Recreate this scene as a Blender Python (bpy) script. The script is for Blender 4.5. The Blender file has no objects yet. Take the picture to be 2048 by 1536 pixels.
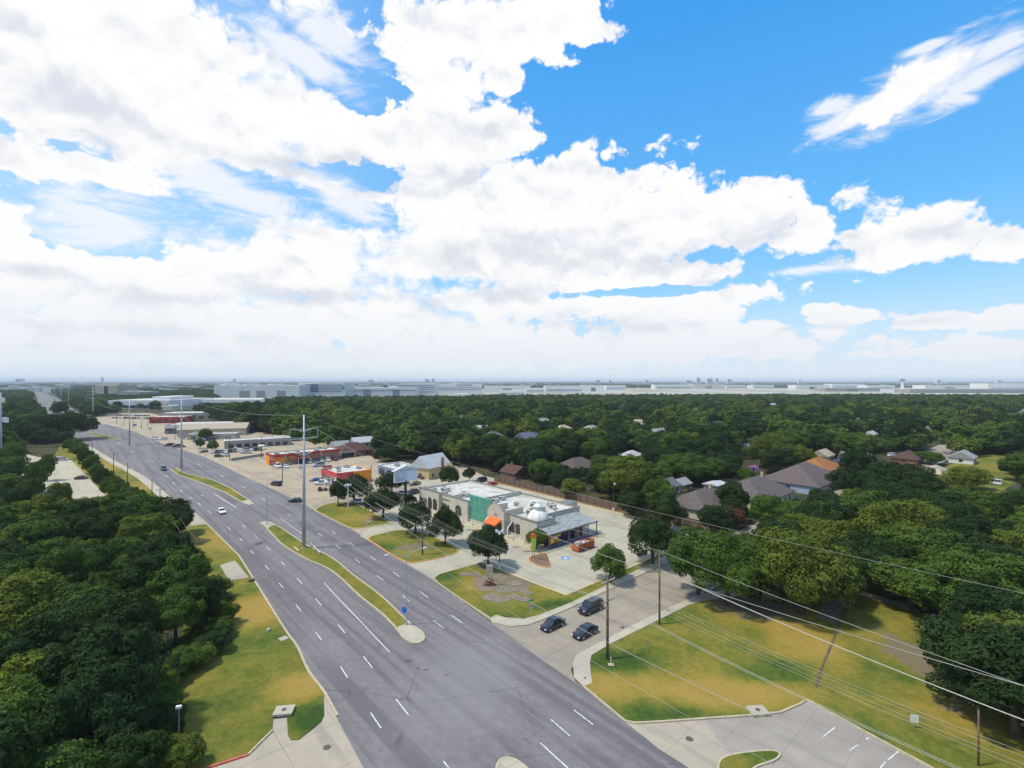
import bpy, math, random
import numpy as np
from mathutils import Vector, Matrix
from mathutils.geometry import tessellate_polygon

# ------------------------------------------------------------------ camera, sky, sun, exposure
scene = bpy.context.scene
HOR = 762.0; HC = 40.0; FPX = 1000.0           # horizon row, camera height (m), focal length in photo pixels
cam_d = bpy.data.cameras.new("camera"); cam = bpy.data.objects.new("camera", cam_d)
scene.collection.objects.link(cam); scene.camera = cam
cam.location = (0, 0, HC); cam.rotation_euler = (math.radians(90), 0, 0)
cam_d.sensor_width = 36; cam_d.lens = 36 * FPX / 2048
cam_d.shift_y = -(768 - HOR) / 2048
cam_d.clip_start = 0.5; cam_d.clip_end = 90000
scene.view_settings.view_transform = 'Standard'; scene.view_settings.look = 'None'
scene.view_settings.exposure = 0.0; scene.view_settings.gamma = 1.0
scene.cycles.use_denoising = True
scene.cycles.max_bounces = 6; scene.cycles.transparent_max_bounces = 8
scene.cycles.volume_bounces = 1

class N:
    """small helper round a node tree"""
    def __init__(s, nt): s.nt = nt; s.n = nt.nodes; s.l = nt.links
    def _in(s, sock, v):
        if isinstance(v, bpy.types.NodeSocket): s.l.new(v, sock)
        elif v is not None:
            if hasattr(sock.default_value, '__len__') and isinstance(v, (tuple, list)) and len(sock.default_value) == 4 and len(v) == 3: v = (*v, 1)
            sock.default_value = v
    def new(s, t, **k):
        n = s.n.new(t)
        for a, b in k.items(): setattr(n, a, b)
        return n
    def m(s, op, a, b=None, c=None, clamp=False):
        n = s.new('ShaderNodeMath', operation=op, use_clamp=clamp)
        for i, v in enumerate((a, b, c)): s._in(n.inputs[i], v)
        return n.outputs[0]
    def vm(s, op, a, b=None):
        n = s.new('ShaderNodeVectorMath', operation=op); s._in(n.inputs[0], a); s._in(n.inputs[1], b)
        return n.outputs['Value'] if op in ('LENGTH', 'DOT_PRODUCT', 'DISTANCE') else n.outputs[0]
    def mapping(s, v, loc=(0, 0, 0), rot=(0, 0, 0), sc=(1, 1, 1), t='POINT'):
        n = s.new('ShaderNodeMapping', vector_type=t); s._in(n.inputs[0], v)
        n.inputs[1].default_value = loc; n.inputs[2].default_value = rot; n.inputs[3].default_value = sc
        return n.outputs[0]
    def noise(s, v, scale, detail=4, rough=.55, dist=0, out=0, dim='3D'):
        n = s.new('ShaderNodeTexNoise', noise_dimensions=dim); s._in(n.inputs['Vector'], v)
        n.inputs['Scale'].default_value = scale; n.inputs['Detail'].default_value = detail
        n.inputs['Roughness'].default_value = rough; n.inputs['Distortion'].default_value = dist
        return n.outputs[out]
    def sep(s, v):
        n = s.new('ShaderNodeSeparateXYZ'); s._in(n.inputs[0], v); return n.outputs
    def comb(s, x, y, z=0.0):
        n = s.new('ShaderNodeCombineXYZ')
        for i, v in enumerate((x, y, z)): s._in(n.inputs[i], v)
        return n.outputs[0]
    def mix(s, f, a, b, blend='MIX'):
        n = s.new('ShaderNodeMix', data_type='RGBA', blend_type=blend)
        s._in(n.inputs[0], f); s._in(n.inputs[6], a); s._in(n.inputs[7], b); return n.outputs[2]
    def ramp(s, f, stops):
        n = s.new('ShaderNodeValToRGB'); s._in(n.inputs[0], f); e = n.color_ramp.elements
        while len(e) < len(stops): e.new(.5)
        for x, (p, c) in zip(e, stops): x.position = p; x.color = (*c, 1) if len(c) == 3 else c
        return n.outputs[0]
    def sstep(s, v, lo, hi, a=0.0, b=1.0):
        n = s.new('ShaderNodeMapRange', interpolation_type='SMOOTHSTEP'); s._in(n.inputs[0], v)
        for i, x in enumerate((lo, hi, a, b)): s._in(n.inputs[i + 1], x)
        return n.outputs[0]

world = bpy.data.worlds.new("World"); scene.world = world; world.use_nodes = True
w = N(world.node_tree); w.n.clear()
SUN_EL, SUN_AZ = math.radians(63), math.radians(-102)      # azimuth measured from +Y towards +X
sky = w.new('ShaderNodeTexSky', sky_type='NISHITA', sun_disc=False, sun_elevation=SUN_EL, sun_rotation=SUN_AZ, altitude=100, air_density=1.0, dust_density=.6, ozone_density=3.0)
dirv = w.vm('NORMALIZE', w.new('ShaderNodeTexCoord').outputs['Generated'])
dx, dy, dz = w.sep(dirv)
az = w.m('ARCTAN2', dx, dy); el = w.m('ARCSINE', dz)
ae = w.comb(az, el)
def sky_blob(px, py, rx, ry, rot=0):
    rot = 20 * round(rot / 20)
    a = (px - 1024) / 1000; b = (HOR - py) / 1000
    A = math.atan(a); E = math.atan(b / math.sqrt(1 + a * a)); q = 1 + a * a
    return A, E, rx / 1000 / q ** .9, ry / 1000 / math.sqrt(q) / (1 + b * b), rot
rotc = {0: ae}
def field(blobs, flat=0):
    out = None
    for bl in blobs:
        A, E, ra, re, rot = sky_blob(*bl)
        if rot not in rotc: rotc[rot] = w.mapping(ae, rot=(0, 0, -math.radians(rot)))
        c, q = math.cos(math.radians(rot)), math.sin(math.radians(rot))
        v = w.vm('MULTIPLY', w.vm('SUBTRACT', rotc[rot], (A * c + E * q, -A * q + E * c, 0)), (1 / ra, 1 / re, 1))
        if flat: v = w.vm('MAXIMUM', v, w.vm('MULTIPLY', v, (-1, -flat, 0)))
        ln = w.vm('LENGTH', v)
        out = ln if out is None else w.m('SMOOTH_MIN', out, ln, .12)
    return out
CL = [(1010,160,40,50),(760,240,250,120),(900,300,150,90),(560,250,220,90),(330,200,330,150),(1130,500,260,80),(900,490,200,100),(1400,470,230,60),(60,130,260,200),(300,600,420,50),(1800,190,115,52,20),(1730,225,60,30,20),(240,60,420,120),(820,400,160,70),(60,330,260,70),(480,560,420,60),(1120,700,520,40),(150,90,560,220),(300,270,560,110),(700,270,300,120),(900,290,165,90),(880,370,130,55),(1010,255,60,60),(930,80,190,95),(1120,28,112,52),(1180,66,70,36),(850,170,110,70),(640,20,110,40),(280,400,112,32),
      (40,500,150,85),(330,590,370,85),(620,520,190,105),(780,450,110,60),(1000,440,260,130),(1140,350,78,58),(1130,430,260,110),(1380,425,66,52),(1500,440,130,76),(1300,470,330,70),(1600,480,80,50),(1820,490,150,70),(1720,480,60,40),(1850,450,60,40),(2030,492,105,38),
      (1340,555,150,32),(1280,540,70,25),(1690,636,95,20),(1640,625,40,18),(1890,645,110,20),(2020,640,90,32),(880,525,170,60),(1080,550,150,50),(600,650,700,75),(700,715,750,36),(250,560,160,50),(1100,610,330,60),(1350,625,160,42),(1420,680,240,36),(1560,700,110,30),(1740,710,90,10),(1970,700,120,26),(60,660,200,60)]
HO = [(580,85,115,28,-25),(700,115,75,38,-15),(640,150,60,24,-20),(705,25,20,35),(785,172,26,14,-20),(715,175,40,22,-20),(555,400,140,30,-8),(700,352,62,20,-5),(185,395,110,18),(210,470,95,28),(370,440,110,26,-6),(700,425,60,22),(480,365,70,20,-10),(1300,584,110,7),(230,440,60,16)]
aes = w.mapping(ae, sc=(1, 1.35, 1))
warp = w.mapping(w.noise(ae, 11, 3, .6, out=1, dim='2D'), sc=(.045, .045, 0))
aew = w.vm('ADD', aes, warp)
nz1 = w.noise(aew, 7, 5, .52, .1, dim='2D')
vor = w.new('ShaderNodeTexVoronoi', feature='F1', voronoi_dimensions='2D'); w._in(vor.inputs['Vector'], aew)
vor.inputs['Scale'].default_value = 15; vor.inputs['Detail'].default_value = 3.6; vor.inputs['Roughness'].default_value = .60
puff = w.m('SUBTRACT', .5, vor.outputs['Distance'])
nn = w.m('ADD', w.m('MULTIPLY', w.m('SUBTRACT', nz1, .5), 1.0), w.m('MULTIPLY', puff, .62))
far = w.m('MULTIPLY', w.sstep(w.vm('LENGTH', w.vm('MULTIPLY', ae, (1, 1.15, 1))), .92, 1.25), .55)   # the sky outside the photograph: broken cloud too
pos = w.m('MAXIMUM', w.m('SUBTRACT', 1.34, field(CL, 1.45)), w.m('SUBTRACT', far, .30))
dens = w.m('ADD', pos, nn)
hole = w.m('ADD', w.m('MULTIPLY', w.m('SUBTRACT', field(HO), 1.0), .8), w.m('MULTIPLY', nn, 1.3))
dens = w.m('MINIMUM', dens, hole)
soft = w.m('MULTIPLY', w.sstep(w.noise(ae, 3.1, 2, .5, dim='2D'), .40, .62), w.sstep(az, .15, -.25, .15, 1.0))
cmask = w.sstep(dens, w.m('SUBTRACT', -.06, w.m('MULTIPLY', soft, .22)), w.m('ADD', .17, w.m('MULTIPLY', soft, .30)))
WI = [(1830,180,200,74,20),(1950,165,160,40,18),(1700,240,110,40,20),(1660,215,60,24,0),(1700,250,90,22,14),(1760,215,120,40,15),(2000,90,90,40,15),(1850,95,60,16,10),(1720,396,20,10,-20),(1900,500,90,14),(1650,535,160,14),(450,375,300,70,-20),(200,430,240,80,0),(640,60,160,60,-20),(700,400,140,40,-20),(600,110,150,50,-20)]
nw = w.noise(w.mapping(ae, (0, 0, 0), (0, 0, math.radians(-16)), (1, 3.0, 1)), 9, 6, .68, .4, dim='2D')
wis = w.m('ADD', w.m('SUBTRACT', 1.0, field(WI)), w.m('MULTIPLY', w.m('SUBTRACT', nw, .5), 2.2))
wmask = w.m('MULTIPLY', w.sstep(wis, -.1, .8), .9)
# relief inside the clouds: bases greyer than tops
nz2 = w.noise(w.vm('ADD', aew, (0, .028, 0)), 11, 4, .52, .1, dim='2D')
nz3 = w.noise(aew, 11, 4, .52, .1, dim='2D')
rel = w.m('SUBTRACT', nz3, nz2)
GREY = [(560,330,160,24),(760,380,140,20),(860,600,160,20),(1300,520,160,30),(200,700,300,12),(1700,470,60,20),(150,200,220,80),(900,350,110,40),(1010,505,180,60),(1180,510,170,40),(1530,475,130,32),(1850,470,120,30),(330,600,120,20),(610,590,120,22),(60,540,80,20),(1000,590,150,22),(1400,525,150,24),(700,330,130,30),(960,260,70,50),(1440,565,60,10),(300,665,320,20),(1250,650,220,14),(1750,650,200,8)]
gf = w.m('MAXIMUM', w.m('SUBTRACT', 1.2, field(GREY)), w.m('MULTIPLY', far, 1.0))
sh = w.m('ADD', w.m('MULTIPLY', rel, 2.5), w.m('ADD', w.m('MULTIPLY', w.m('SUBTRACT', nz1, .5), -.9), w.m('MULTIPLY', w.m('MAXIMUM', gf, 0.0), .74)))
shade = w.sstep(sh, -.08, 1.1)
ccol = w.mix(shade, (1.0, 1.0, 1.0), (.735, .775, .855))
skyc = w.vm('MULTIPLY', sky.outputs[0], (.066, .182, .245))
skyc = w.mix(.72, skyc, w.ramp(el, [(0.0, (.62, .78, .92)), (.14, (.40, .68, .95)), (.30, (.16, .52, .96)), (.62, (.058, .375, .93))]))
base = w.mix(w.sstep(az, .1, -.75, 0.0, .42), skyc, (.72, .88, 1.0))
base = w.mix(wmask, base, (.93, .95, 1.0))
base = w.mix(cmask, base, ccol)
hz = w.sstep(el, -.03, .20, .95, 0.0)
base = w.mix(hz, base, (.80, .85, .915))
bg = w.new('ShaderNodeBackground'); w._in(bg.inputs[0], base); bg.inputs[1].default_value = 1.0
wo = w.new('ShaderNodeOutputWorld'); w.l.new(bg.outputs[0], wo.inputs[0])
world.cycles.sampling_method = 'NONE'

sun_d = bpy.data.lights.new("sun", 'SUN'); sun = bpy.data.objects.new("sun", sun_d); scene.collection.objects.link(sun)
sun_d.energy = 3.9; sun_d.angle = math.radians(5); sun_d.color = (1, .93, .79)
sd = Vector((math.sin(SUN_AZ) * math.cos(SUN_EL), math.cos(SUN_AZ) * math.cos(SUN_EL), math.sin(SUN_EL)))
sun.rotation_euler = (-sd).to_track_quat('-Z', 'Y').to_euler(); sun.location = (0, 0, 300)

# ------------------------------------------------------------------ measuring and mesh helpers
COL = scene.collection
def G(px, py, z=0.0):
    """photo pixel -> point of the plane at height z"""
    Y = (HC - z) * FPX / (py - HOR)
    return Vector(((px - 1024) / FPX * Y, Y, z))
def HZ(py, Y): return HC - (py - HOR) / FPX * Y     # height of a thing at depth Y whose top is on row py
UD = Vector((-.663, .749, 0)).normalized(); VD = Vector((.749, .663, 0)).normalized()
A_V = math.atan2(VD.y, VD.x); A_U = math.atan2(UD.y, UD.x)
C0 = G(1074, 1091)
def UV(u, v, z=0.0): return C0 + UD * u + VD * v + Vector((0, 0, z))

class MB:
    def __init__(s): s.v = []; s.f = []; s.mi = []; s.T = None
    def add(s, vs, fs, mi=0):
        o = len(s.v)
        s.v += [tuple(s.T @ Vector(p)) if s.T is not None else tuple(p) for p in vs]
        s.f += [tuple(i + o for i in f) for f in fs]; s.mi += [mi] * len(fs)
        return s
    def box(s, c, d, mi=0, rz=0.0, taper=1.0):
        x, y, z = d[0] / 2, d[1] / 2, d[2] / 2; cs, sn = math.cos(rz), math.sin(rz); vs = []
        for k, q in ((-1, 1), (1, taper)):
            for a, b in ((-1, -1), (1, -1), (1, 1), (-1, 1)):
                X, Y = a * x * q, b * y * q
                vs.append((c[0] + X * cs - Y * sn, c[1] + X * sn + Y * cs, c[2] + k * z))
        return s.add(vs, [(3, 2, 1, 0), (4, 5, 6, 7), (0, 1, 5, 4), (1, 2, 6, 5), (2, 3, 7, 6), (3, 0, 4, 7)], mi)
    def b2(s, x0, x1, y0, y1, z0, z1, mi=0): return s.box(((x0 + x1) / 2, (y0 + y1) / 2, (z0 + z1) / 2), (x1 - x0, y1 - y0, z1 - z0), mi)
    def prism(s, poly, z0, z1, mi=0, top=None):
        n = len(poly); P = [(p[0], p[1]) for p in poly]
        ar = sum(P[i][0] * P[(i + 1) % n][1] - P[(i + 1) % n][0] * P[i][1] for i in range(n))
        if ar < 0: P = P[::-1]
        tri = tessellate_polygon([[Vector((a, b, 0)) for a, b in P]])
        vs = [(a, b, z0) for a, b in P] + [(a, b, z1) for a, b in P]
        fs = []
        for t in tri:
            a, b, c = (Vector(P[i]) for i in t)
            if (b - a).cross(c - a) < 0: t = (t[0], t[2], t[1])
            fs.append(tuple(i + n for i in t))
        s.add(vs, fs + [(i, (i + 1) % n, (i + 1) % n + n, i + n) for i in range(n)] if z1 - z0 > 1e-6 else fs, mi)
        return s
    def tube(s, pts, r, n=8, mi=0, cap=True):
        pts = [Vector(p) for p in pts]; R = r if isinstance(r, (list, tuple)) else [r] * len(pts)
        vs = []; fs = []
        for i, p in enumerate(pts):
            t = (pts[min(i + 1, len(pts) - 1)] - pts[max(i - 1, 0)]).normalized()
            a = t.cross(Vector((0, 0, 1)) if abs(t.z) < .95 else Vector((1, 0, 0))).normalized(); b = t.cross(a)
            for k in range(n):
                q = 2 * math.pi * k / n; vs.append(tuple(p + (a * math.cos(q) + b * math.sin(q)) * R[i]))
        for i in range(len(pts) - 1):
            for k in range(n):
                fs.append((i * n + k, i * n + (k + 1) % n, (i + 1) * n + (k + 1) % n, (i + 1) * n + k))
        if cap: fs += [tuple(range(n))[::-1], tuple(range((len(pts) - 1) * n, len(pts) * n))]
        return s.add(vs, [f[::-1] for f in fs], mi)
    def lathe(s, c, prof, n=20, mi=0):
        vs = [(c[0] + r * math.cos(2 * math.pi * k / n), c[1] + r * math.sin(2 * math.pi * k / n), c[2] + z) for r, z in prof for k in range(n)]
        fs = [(i * n + k, i * n + (k + 1) % n, (i + 1) * n + (k + 1) % n, (i + 1) * n + k) for i in range(len(prof) - 1) for k in range(n)]
        return s.add(vs, fs + [tuple(range((len(prof) - 1) * n, len(prof) * n))], mi)
    def mesh(s, name, mats, smooth=False):
        me = bpy.data.meshes.new(name); me.from_pydata(s.v, [], s.f)
        for m in (mats if isinstance(mats, (list, tuple)) else [mats]): me.materials.append(m)
        me.polygons.foreach_set('material_index', s.mi)
        if smooth: me.polygons.foreach_set('use_smooth', [True] * len(s.f))
        me.update(); return me
    def build(s, name, mats, parent=None, smooth=False):
        return link(name, s.mesh(name, mats, smooth), parent)
def link(name, me, parent=None, loc=None):
    o = bpy.data.objects.new(name, me); COL.objects.link(o)
    if parent is not None: o.parent = parent
    if loc is not None: o.location = loc
    return o
def tag(o, label, cat, group=None):
    o['label'] = label; o['category'] = cat
    if group: o['group'] = group
    return o
def thing(name, label, cat, loc=(0, 0, 0), rz=0.0, group=None):
    o = bpy.data.objects.new(name, None); COL.objects.link(o); o.location = loc; o.rotation_euler.z = rz; o.empty_display_size = .5
    return tag(o, label, cat, group)
def struct(o, kind='structure'): o['kind'] = kind; return o
def copy_tree(o, parent=None):
    c = o.copy(); COL.objects.link(c); c.parent = parent
    for ch in o.children: copy_tree(ch, c)
    return c
def poly(px, z=0.0): return [G(x, y)[:2] for x, y in px]

# ------------------------------------------------------------------ materials
def mat(name, col=None, rough=.8, fn=None, metal=0.0, spec=.5, bump=None, trans=0, emit=None):
    m = bpy.data.materials.new(name); m.use_nodes = True; n = N(m.node_tree); b = m.node_tree.nodes['Principled BSDF']
    b.inputs['Roughness'].default_value = rough; b.inputs['Metallic'].default_value = metal; b.inputs['Specular IOR Level'].default_value = spec
    if col is not None: b.inputs['Base Color'].default_value = (*col, 1)
    pos = n.new('ShaderNodeNewGeometry').outputs['Position'] if (fn or bump) else None
    if fn: n._in(b.inputs['Base Color'], fn(n, pos))
    if bump:
        bn = n.new('ShaderNodeBump'); bn.inputs['Strength'].default_value = bump[1]; bn.inputs['Distance'].default_value = bump[2] if len(bump) > 2 else .1
        n._in(bn.inputs['Height'], n.noise(pos, bump[0], 4)); n.l.new(bn.outputs[0], b.inputs['Normal'])
    return m
def mottled(c1, c2, scale=1.5, detail=5, lo=.35, hi=.65, c3=None, s3=.12):
    def f(n, p):
        c = n.mix(n.sstep(n.noise(p, scale, detail, .6), lo, hi), c1, c2)
        if c3: c = n.mix(n.sstep(n.noise(p, s3, 4, .6), .45, .62), c, c3)
        return c
    return f
def plain(name, c, rough=.7, var=.12, scale=2.0, **k):
    return mat(name, rough=rough, fn=mottled(tuple(x * (1 - var) for x in c), tuple(x * (1 + var) for x in c), scale), **k)
def uvsplit(n, p):
    return n.vm('DOT_PRODUCT', p, tuple(UD)), n.vm('DOT_PRODUCT', p, tuple(VD))
def grid_line(n, c, step, width, off=0.0):
    return n.m('LESS_THAN', n.m('ABSOLUTE', n.m('SUBTRACT', n.m('FRACT', n.m('ADD', n.m('DIVIDE', c, step), off)), .5)), width / step / 2)

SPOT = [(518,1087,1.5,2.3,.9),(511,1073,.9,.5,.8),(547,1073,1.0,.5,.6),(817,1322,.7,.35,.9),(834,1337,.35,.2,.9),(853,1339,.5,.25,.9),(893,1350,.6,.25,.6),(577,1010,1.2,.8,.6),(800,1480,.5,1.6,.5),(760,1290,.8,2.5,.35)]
def f_asphalt(n, p):
    u, v = uvsplit(n, p)
    c = n.mix(n.sstep(n.noise(p, .9, 6, .65), .3, .7), (.148, .134, .137), (.192, .176, .177))
    # wheel tracks and lane streaks drawn out along the road
    st = n.noise(n.comb(n.m('MULTIPLY', u, .012), n.m('MULTIPLY', v, .55)), 1.0, 4, .6, dim='2D')
    c = n.mix(n.sstep(st, .42, .62, 0, .8), c, (.108, .098, .106))
    c = n.mix(n.sstep(n.noise(p, .05, 5, .6), .50, .68, 0, .5), c, (.215, .200, .205))
    # concrete-grey worn patch in the crossing, oil, small repairs
    cr = n.m('ADD', n.vm('LENGTH', n.vm('MULTIPLY', n.vm('SUBTRACT', p, tuple(G(930, 1360))), (.12, .085, 0))), n.m('MULTIPLY', n.m('SUBTRACT', n.noise(p, .25, 5, .6), .5), 1.2))
    c = n.mix(n.sstep(cr, .45, 1.3, .5, 0), c, (.225, .213, .210))
    c = n.mix(n.sstep(n.noise(p, .28, 3, .5), .70, .73, 0, .6), c, (.075, .073, .085))
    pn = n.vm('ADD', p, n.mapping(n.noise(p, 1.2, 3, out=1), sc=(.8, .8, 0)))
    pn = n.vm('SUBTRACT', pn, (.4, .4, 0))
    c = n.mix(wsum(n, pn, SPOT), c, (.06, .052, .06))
    # cracks
    vo = n.new('ShaderNodeTexVoronoi', feature='DISTANCE_TO_EDGE'); n._in(vo.inputs['Vector'], n.vm('ADD', p, n.vm('SCALE', n.noise(p, .6, 3, out=1)) if False else n.mapping(n.noise(p, .5, 3, out=1), sc=(2, 2, 0)))); vo.inputs['Scale'].default_value = .09
    ck = n.m('MULTIPLY', n.m('LESS_THAN', vo.outputs['Distance'], .006), n.sstep(n.noise(p, .06, 2), .45, .6))
    return n.mix(n.m('MULTIPLY', ck, .6), c, (.06, .058, .065))
def f_conc(base, dark, ju=6.0, jv=5.0, jw=.10, tan=None):
    def f(n, p):
        u, v = uvsplit(n, p)
        c = n.mix(n.sstep(n.noise(p, .45, 6, .65), .3, .72), tuple(x * .88 for x in base), base)
        c = n.mix(n.sstep(n.noise(p, .08, 5, .6), .46, .66, 0, .65), c, dark)
        st = n.noise(n.comb(n.m('MULTIPLY', u, .03), n.m('MULTIPLY', v, .35)), 1.0, 4, .6, dim='2D')
        c = n.mix(n.sstep(st, .52, .72, 0, .5), c, tuple(x * .72 for x in dark))
        if tan: c = n.mix(n.sstep(n.noise(p, .05, 4, .6), .42, .62), c, tan)
        c = n.mix(n.sstep(n.noise(p, 3.0, 3, .7), .68, .76, 0, .35), c, tuple(x * .4 for x in dark))
        if ju:
            j = n.m('MAXIMUM', grid_line(n, u, ju, jw, .3), grid_line(n, v, jv, jw * .8, .6))
            c = n.mix(n.m('MULTIPLY', j, n.sstep(n.noise(p, .15, 2), .35, .55, .15, .6)), c, tuple(x * .45 for x in dark))
        return c
    return f
# dryness of the lawns: >0 drier, <0 greener: (px, py, radius m across, radius m deep, weight)
DRY = [(455,1080,13,10,.34),(520,1215,7,9,.38),(600,1375,5,4,.42),(480,1290,10,5,-.14),(470,1430,14,7,-.05),(640,1440,6,4,-.35),(1290,1375,14,5,.32),(1480,1395,12,4,.36),(1620,1290,7,8,.42),(1240,1325,6,4,-.28),(1320,1420,10,4,-.25),(1560,1345,8,4,-.20),(1740,1350,7,9,-.16),(1900,1420,12,6,.10),
       (1010,1170,12,8,.12),(1120,1215,5,4,-.30),(885,1150,5,4,-.2),(680,1040,7,6,.05),(720,1035,9,6,.22),(760,1100,5,4,-.15),(850,1075,6,7,.05),(235,925,22,34,.32),(290,972,14,22,.26),(1560,1240,9,6,.22)]
BARE = [(1015,1165,9,7,.9),(830,1095,7,5,.75),(1500,1215,11,8,.8),(1660,1195,7,6,.7),(1800,1290,6,14,.45),(1850,1330,5,8,.5),(1930,1420,6,6,.5),(965,1135,4,3,.6),(870,1070,5,4,.5),(760,1040,5,4,.35),(1300,1130,5,3,.8),(400,1480,5,3,.35),(545,1230,3,6,.2)]
def wsum(n, p, lst):
    s = 0.0
    for x, y, a, b, wt in lst:
        l = n.vm('LENGTH', n.vm('MULTIPLY', n.vm('SUBTRACT', p, tuple(G(x, y))), (1 / a, 1 / b, 0)))
        s = n.m('ADD', s, n.sstep(l, .25, 1.15, wt, 0))
    return s
def f_lawn(n, p):
    no = n.noise(p, .07, 6, .62, .6); fi = n.noise(p, 1.1, 5, .7)
    t = n.m('ADD', n.m('ADD', n.m('ADD', no, n.m('MULTIPLY', n.m('SUBTRACT', n.noise(p, .33, 5, .65, .3), .44), .45)), n.m('MULTIPLY', n.m('SUBTRACT', fi, .5), .5)), wsum(n, p, DRY))
    c = n.ramp(t, [(.20, (.036, .074, .013)), (.38, (.085, .122, .019)), (.54, (.175, .165, .027)), (.70, (.265, .205, .038)), (.92, (.345, .235, .055))])
    b = n.m('ADD', wsum(n, p, BARE), n.m('MULTIPLY', n.m('SUBTRACT', n.noise(p, .45, 5, .7), .5), 1.5))
    c = n.mix(n.sstep(b, .42, .62, 0, .9), c, n.mix(n.noise(p, 1.3, 4), (.15, .115, .07), (.24, .195, .14)))
    return n.mix(n.sstep(n.noise(p, 6, 3, .7), .35, .7, .25, 0), c, (.03, .045, .012))
def f_ground(n, p):
    near = n.mix(n.sstep(n.noise(p, .12, 5, .6), .4, .6), (.030, .040, .016), (.075, .066, .034))
    farc = n.mix(n.sstep(n.noise(p, .0045, 6, .65), .46, .60), (.020, .036, .016), (.045, .060, .028))
    farc = n.mix(n.sstep(n.noise(n.mapping(p, sc=(1, .4, 1)), .004, 6, .75), .635, .67, 0, .8), farc, (.42, .41, .38))
    return n.mix(n.sstep(n.vm('LENGTH', p), 900, 1500), near, farc)

M = {}
M['asphalt'] = mat('asphalt', rough=.88, fn=f_asphalt, bump=(9, .25, .02))
M['concrete'] = mat('lot concrete', rough=.85, fn=f_conc((.42, .385, .285), (.29, .268, .222)), bump=(5, .2, .02))
M['street'] = mat('street concrete', rough=.85, fn=f_conc((.315, .268, .205), (.225, .195, .165), 5, 4.2), bump=(5, .2, .02))
M['tanlot'] = mat('tan lot paving', rough=.9, fn=f_conc((.40, .325, .225), (.265, .215, .155), 9, 8, .07), bump=(4, .3, .03))
M['backlot'] = mat('pale lot paving', rough=.9, fn=f_conc((.45, .40, .30), (.36, .325, .25), 4, 4, .06), bump=(4, .3, .03))
M['drive'] = mat('driveway concrete', rough=.85, fn=f_conc((.40, .345, .27), (.29, .255, .21), 7, 6), bump=(5, .2, .02))
M['greyasph'] = mat('grey lot asphalt', rough=.9, fn=f_conc((.34, .30, .255), (.235, .205, .185), 5, 6, .05), bump=(6, .3, .02))
M['walk'] = mat('sidewalk', rough=.85, fn=f_conc((.44, .395, .31), (.34, .30, .25), 2.4, 30, .07), bump=(5, .2, .02))
M['dirtpath'] = plain('bare earth path', (.20, .155, .115), .95, .3)
M['kerb'] = plain('kerb concrete', (.42, .36, .25), .85)
M['ykerb'] = mat('yellow kerb paint', rough=.7, fn=mottled((.55, .40, .16), (.62, .52, .26), 1.2))
M['okerb'] = mat('orange kerb paint', rough=.7, fn=mottled((.62, .27, .09), (.68, .36, .14), 1.2))
M['rkerb'] = mat('red kerb paint', rough=.7, fn=mottled((.42, .07, .05), (.5, .13, .09), 1.2))
M['lawn'] = mat('lawn', rough=.95, spec=.15, fn=f_lawn, bump=(7, .8, .08))
M['ground'] = mat('ground', rough=.95, spec=.1, fn=f_ground)
M['field'] = mat('airfield', rough=.95, spec=.1, fn=lambda n, p: n.mix(n.sstep(n.noise(n.mapping(p, sc=(1, .3, 1)), .004, 4), .42, .58), (.30, .28, .21), (.40, .385, .36)))
M['white'] = mat('white road paint', rough=.7, fn=mottled((.36, .35, .36), (.68, .67, .66), 2.5, 5, .32, .6))

# ------------------------------------------------------------------ ground, roads, lots, lawns (one sheet a few mm over the next)
def sheet(name, pts, z, m, thick=0.0, kind='structure'):
    o = MB().prism(pts, z - thick, z).build(name, M[m]); return struct(o, kind)
def kerb(name, pts, m='kerb', w=.22, z0=-.02, z1=.16, closed=False, off=0.0):
    P = [Vector((p[0], p[1], 0)) for p in pts]; n = len(P); L = []; R = []
    for i in range(n):
        a = P[(i - 1) % n] if closed or i else P[0]; b = P[(i + 1) % n] if closed or i < n - 1 else P[-1]
        t = (b - a).normalized(); q = Vector((-t.y, t.x, 0)); L.append(P[i] + q * (off + w / 2)); R.append(P[i] + q * (off - w / 2))
    mb = MB(); k = n if closed else n - 1
    vs = [(*p[:2], z0) for p in L] + [(*p[:2], z0) for p in R] + [(*p[:2], z1) for p in L] + [(*p[:2], z1) for p in R]
    fs = []
    for i in range(k):
        j = (i + 1) % n
        fs += [(2*n + i, 3*n + i, 3*n + j, 2*n + j), (n + i, n + j, 3*n + j, 3*n + i), (i, 2*n + i, 2*n + j, j)]
    if not closed: fs += [(0, n, 3 * n, 2 * n), (n - 1, 3 * n - 1, 4 * n - 1, 2 * n - 1)]
    mb.add(vs, fs); return struct(mb.build(name, M[m]))
def smooth(px, k=4):
    """Catmull-Rom through measured outline points"""
    out = []
    for i in range(len(px) - 1):
        p0, p1, p2, p3 = px[max(i - 1, 0)], px[i], px[i + 1], px[min(i + 2, len(px) - 1)]
        for j in range(k):
            t = j / k
            out.append(tuple(.5 * (2*p1[a] + (p2[a]-p0[a])*t + (2*p0[a]-5*p1[a]+4*p2[a]-p3[a])*t*t + (3*p1[a]-p0[a]-3*p2[a]+p3[a])*t**3) for a in (0, 1)))
    return out + [px[-1]]
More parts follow.
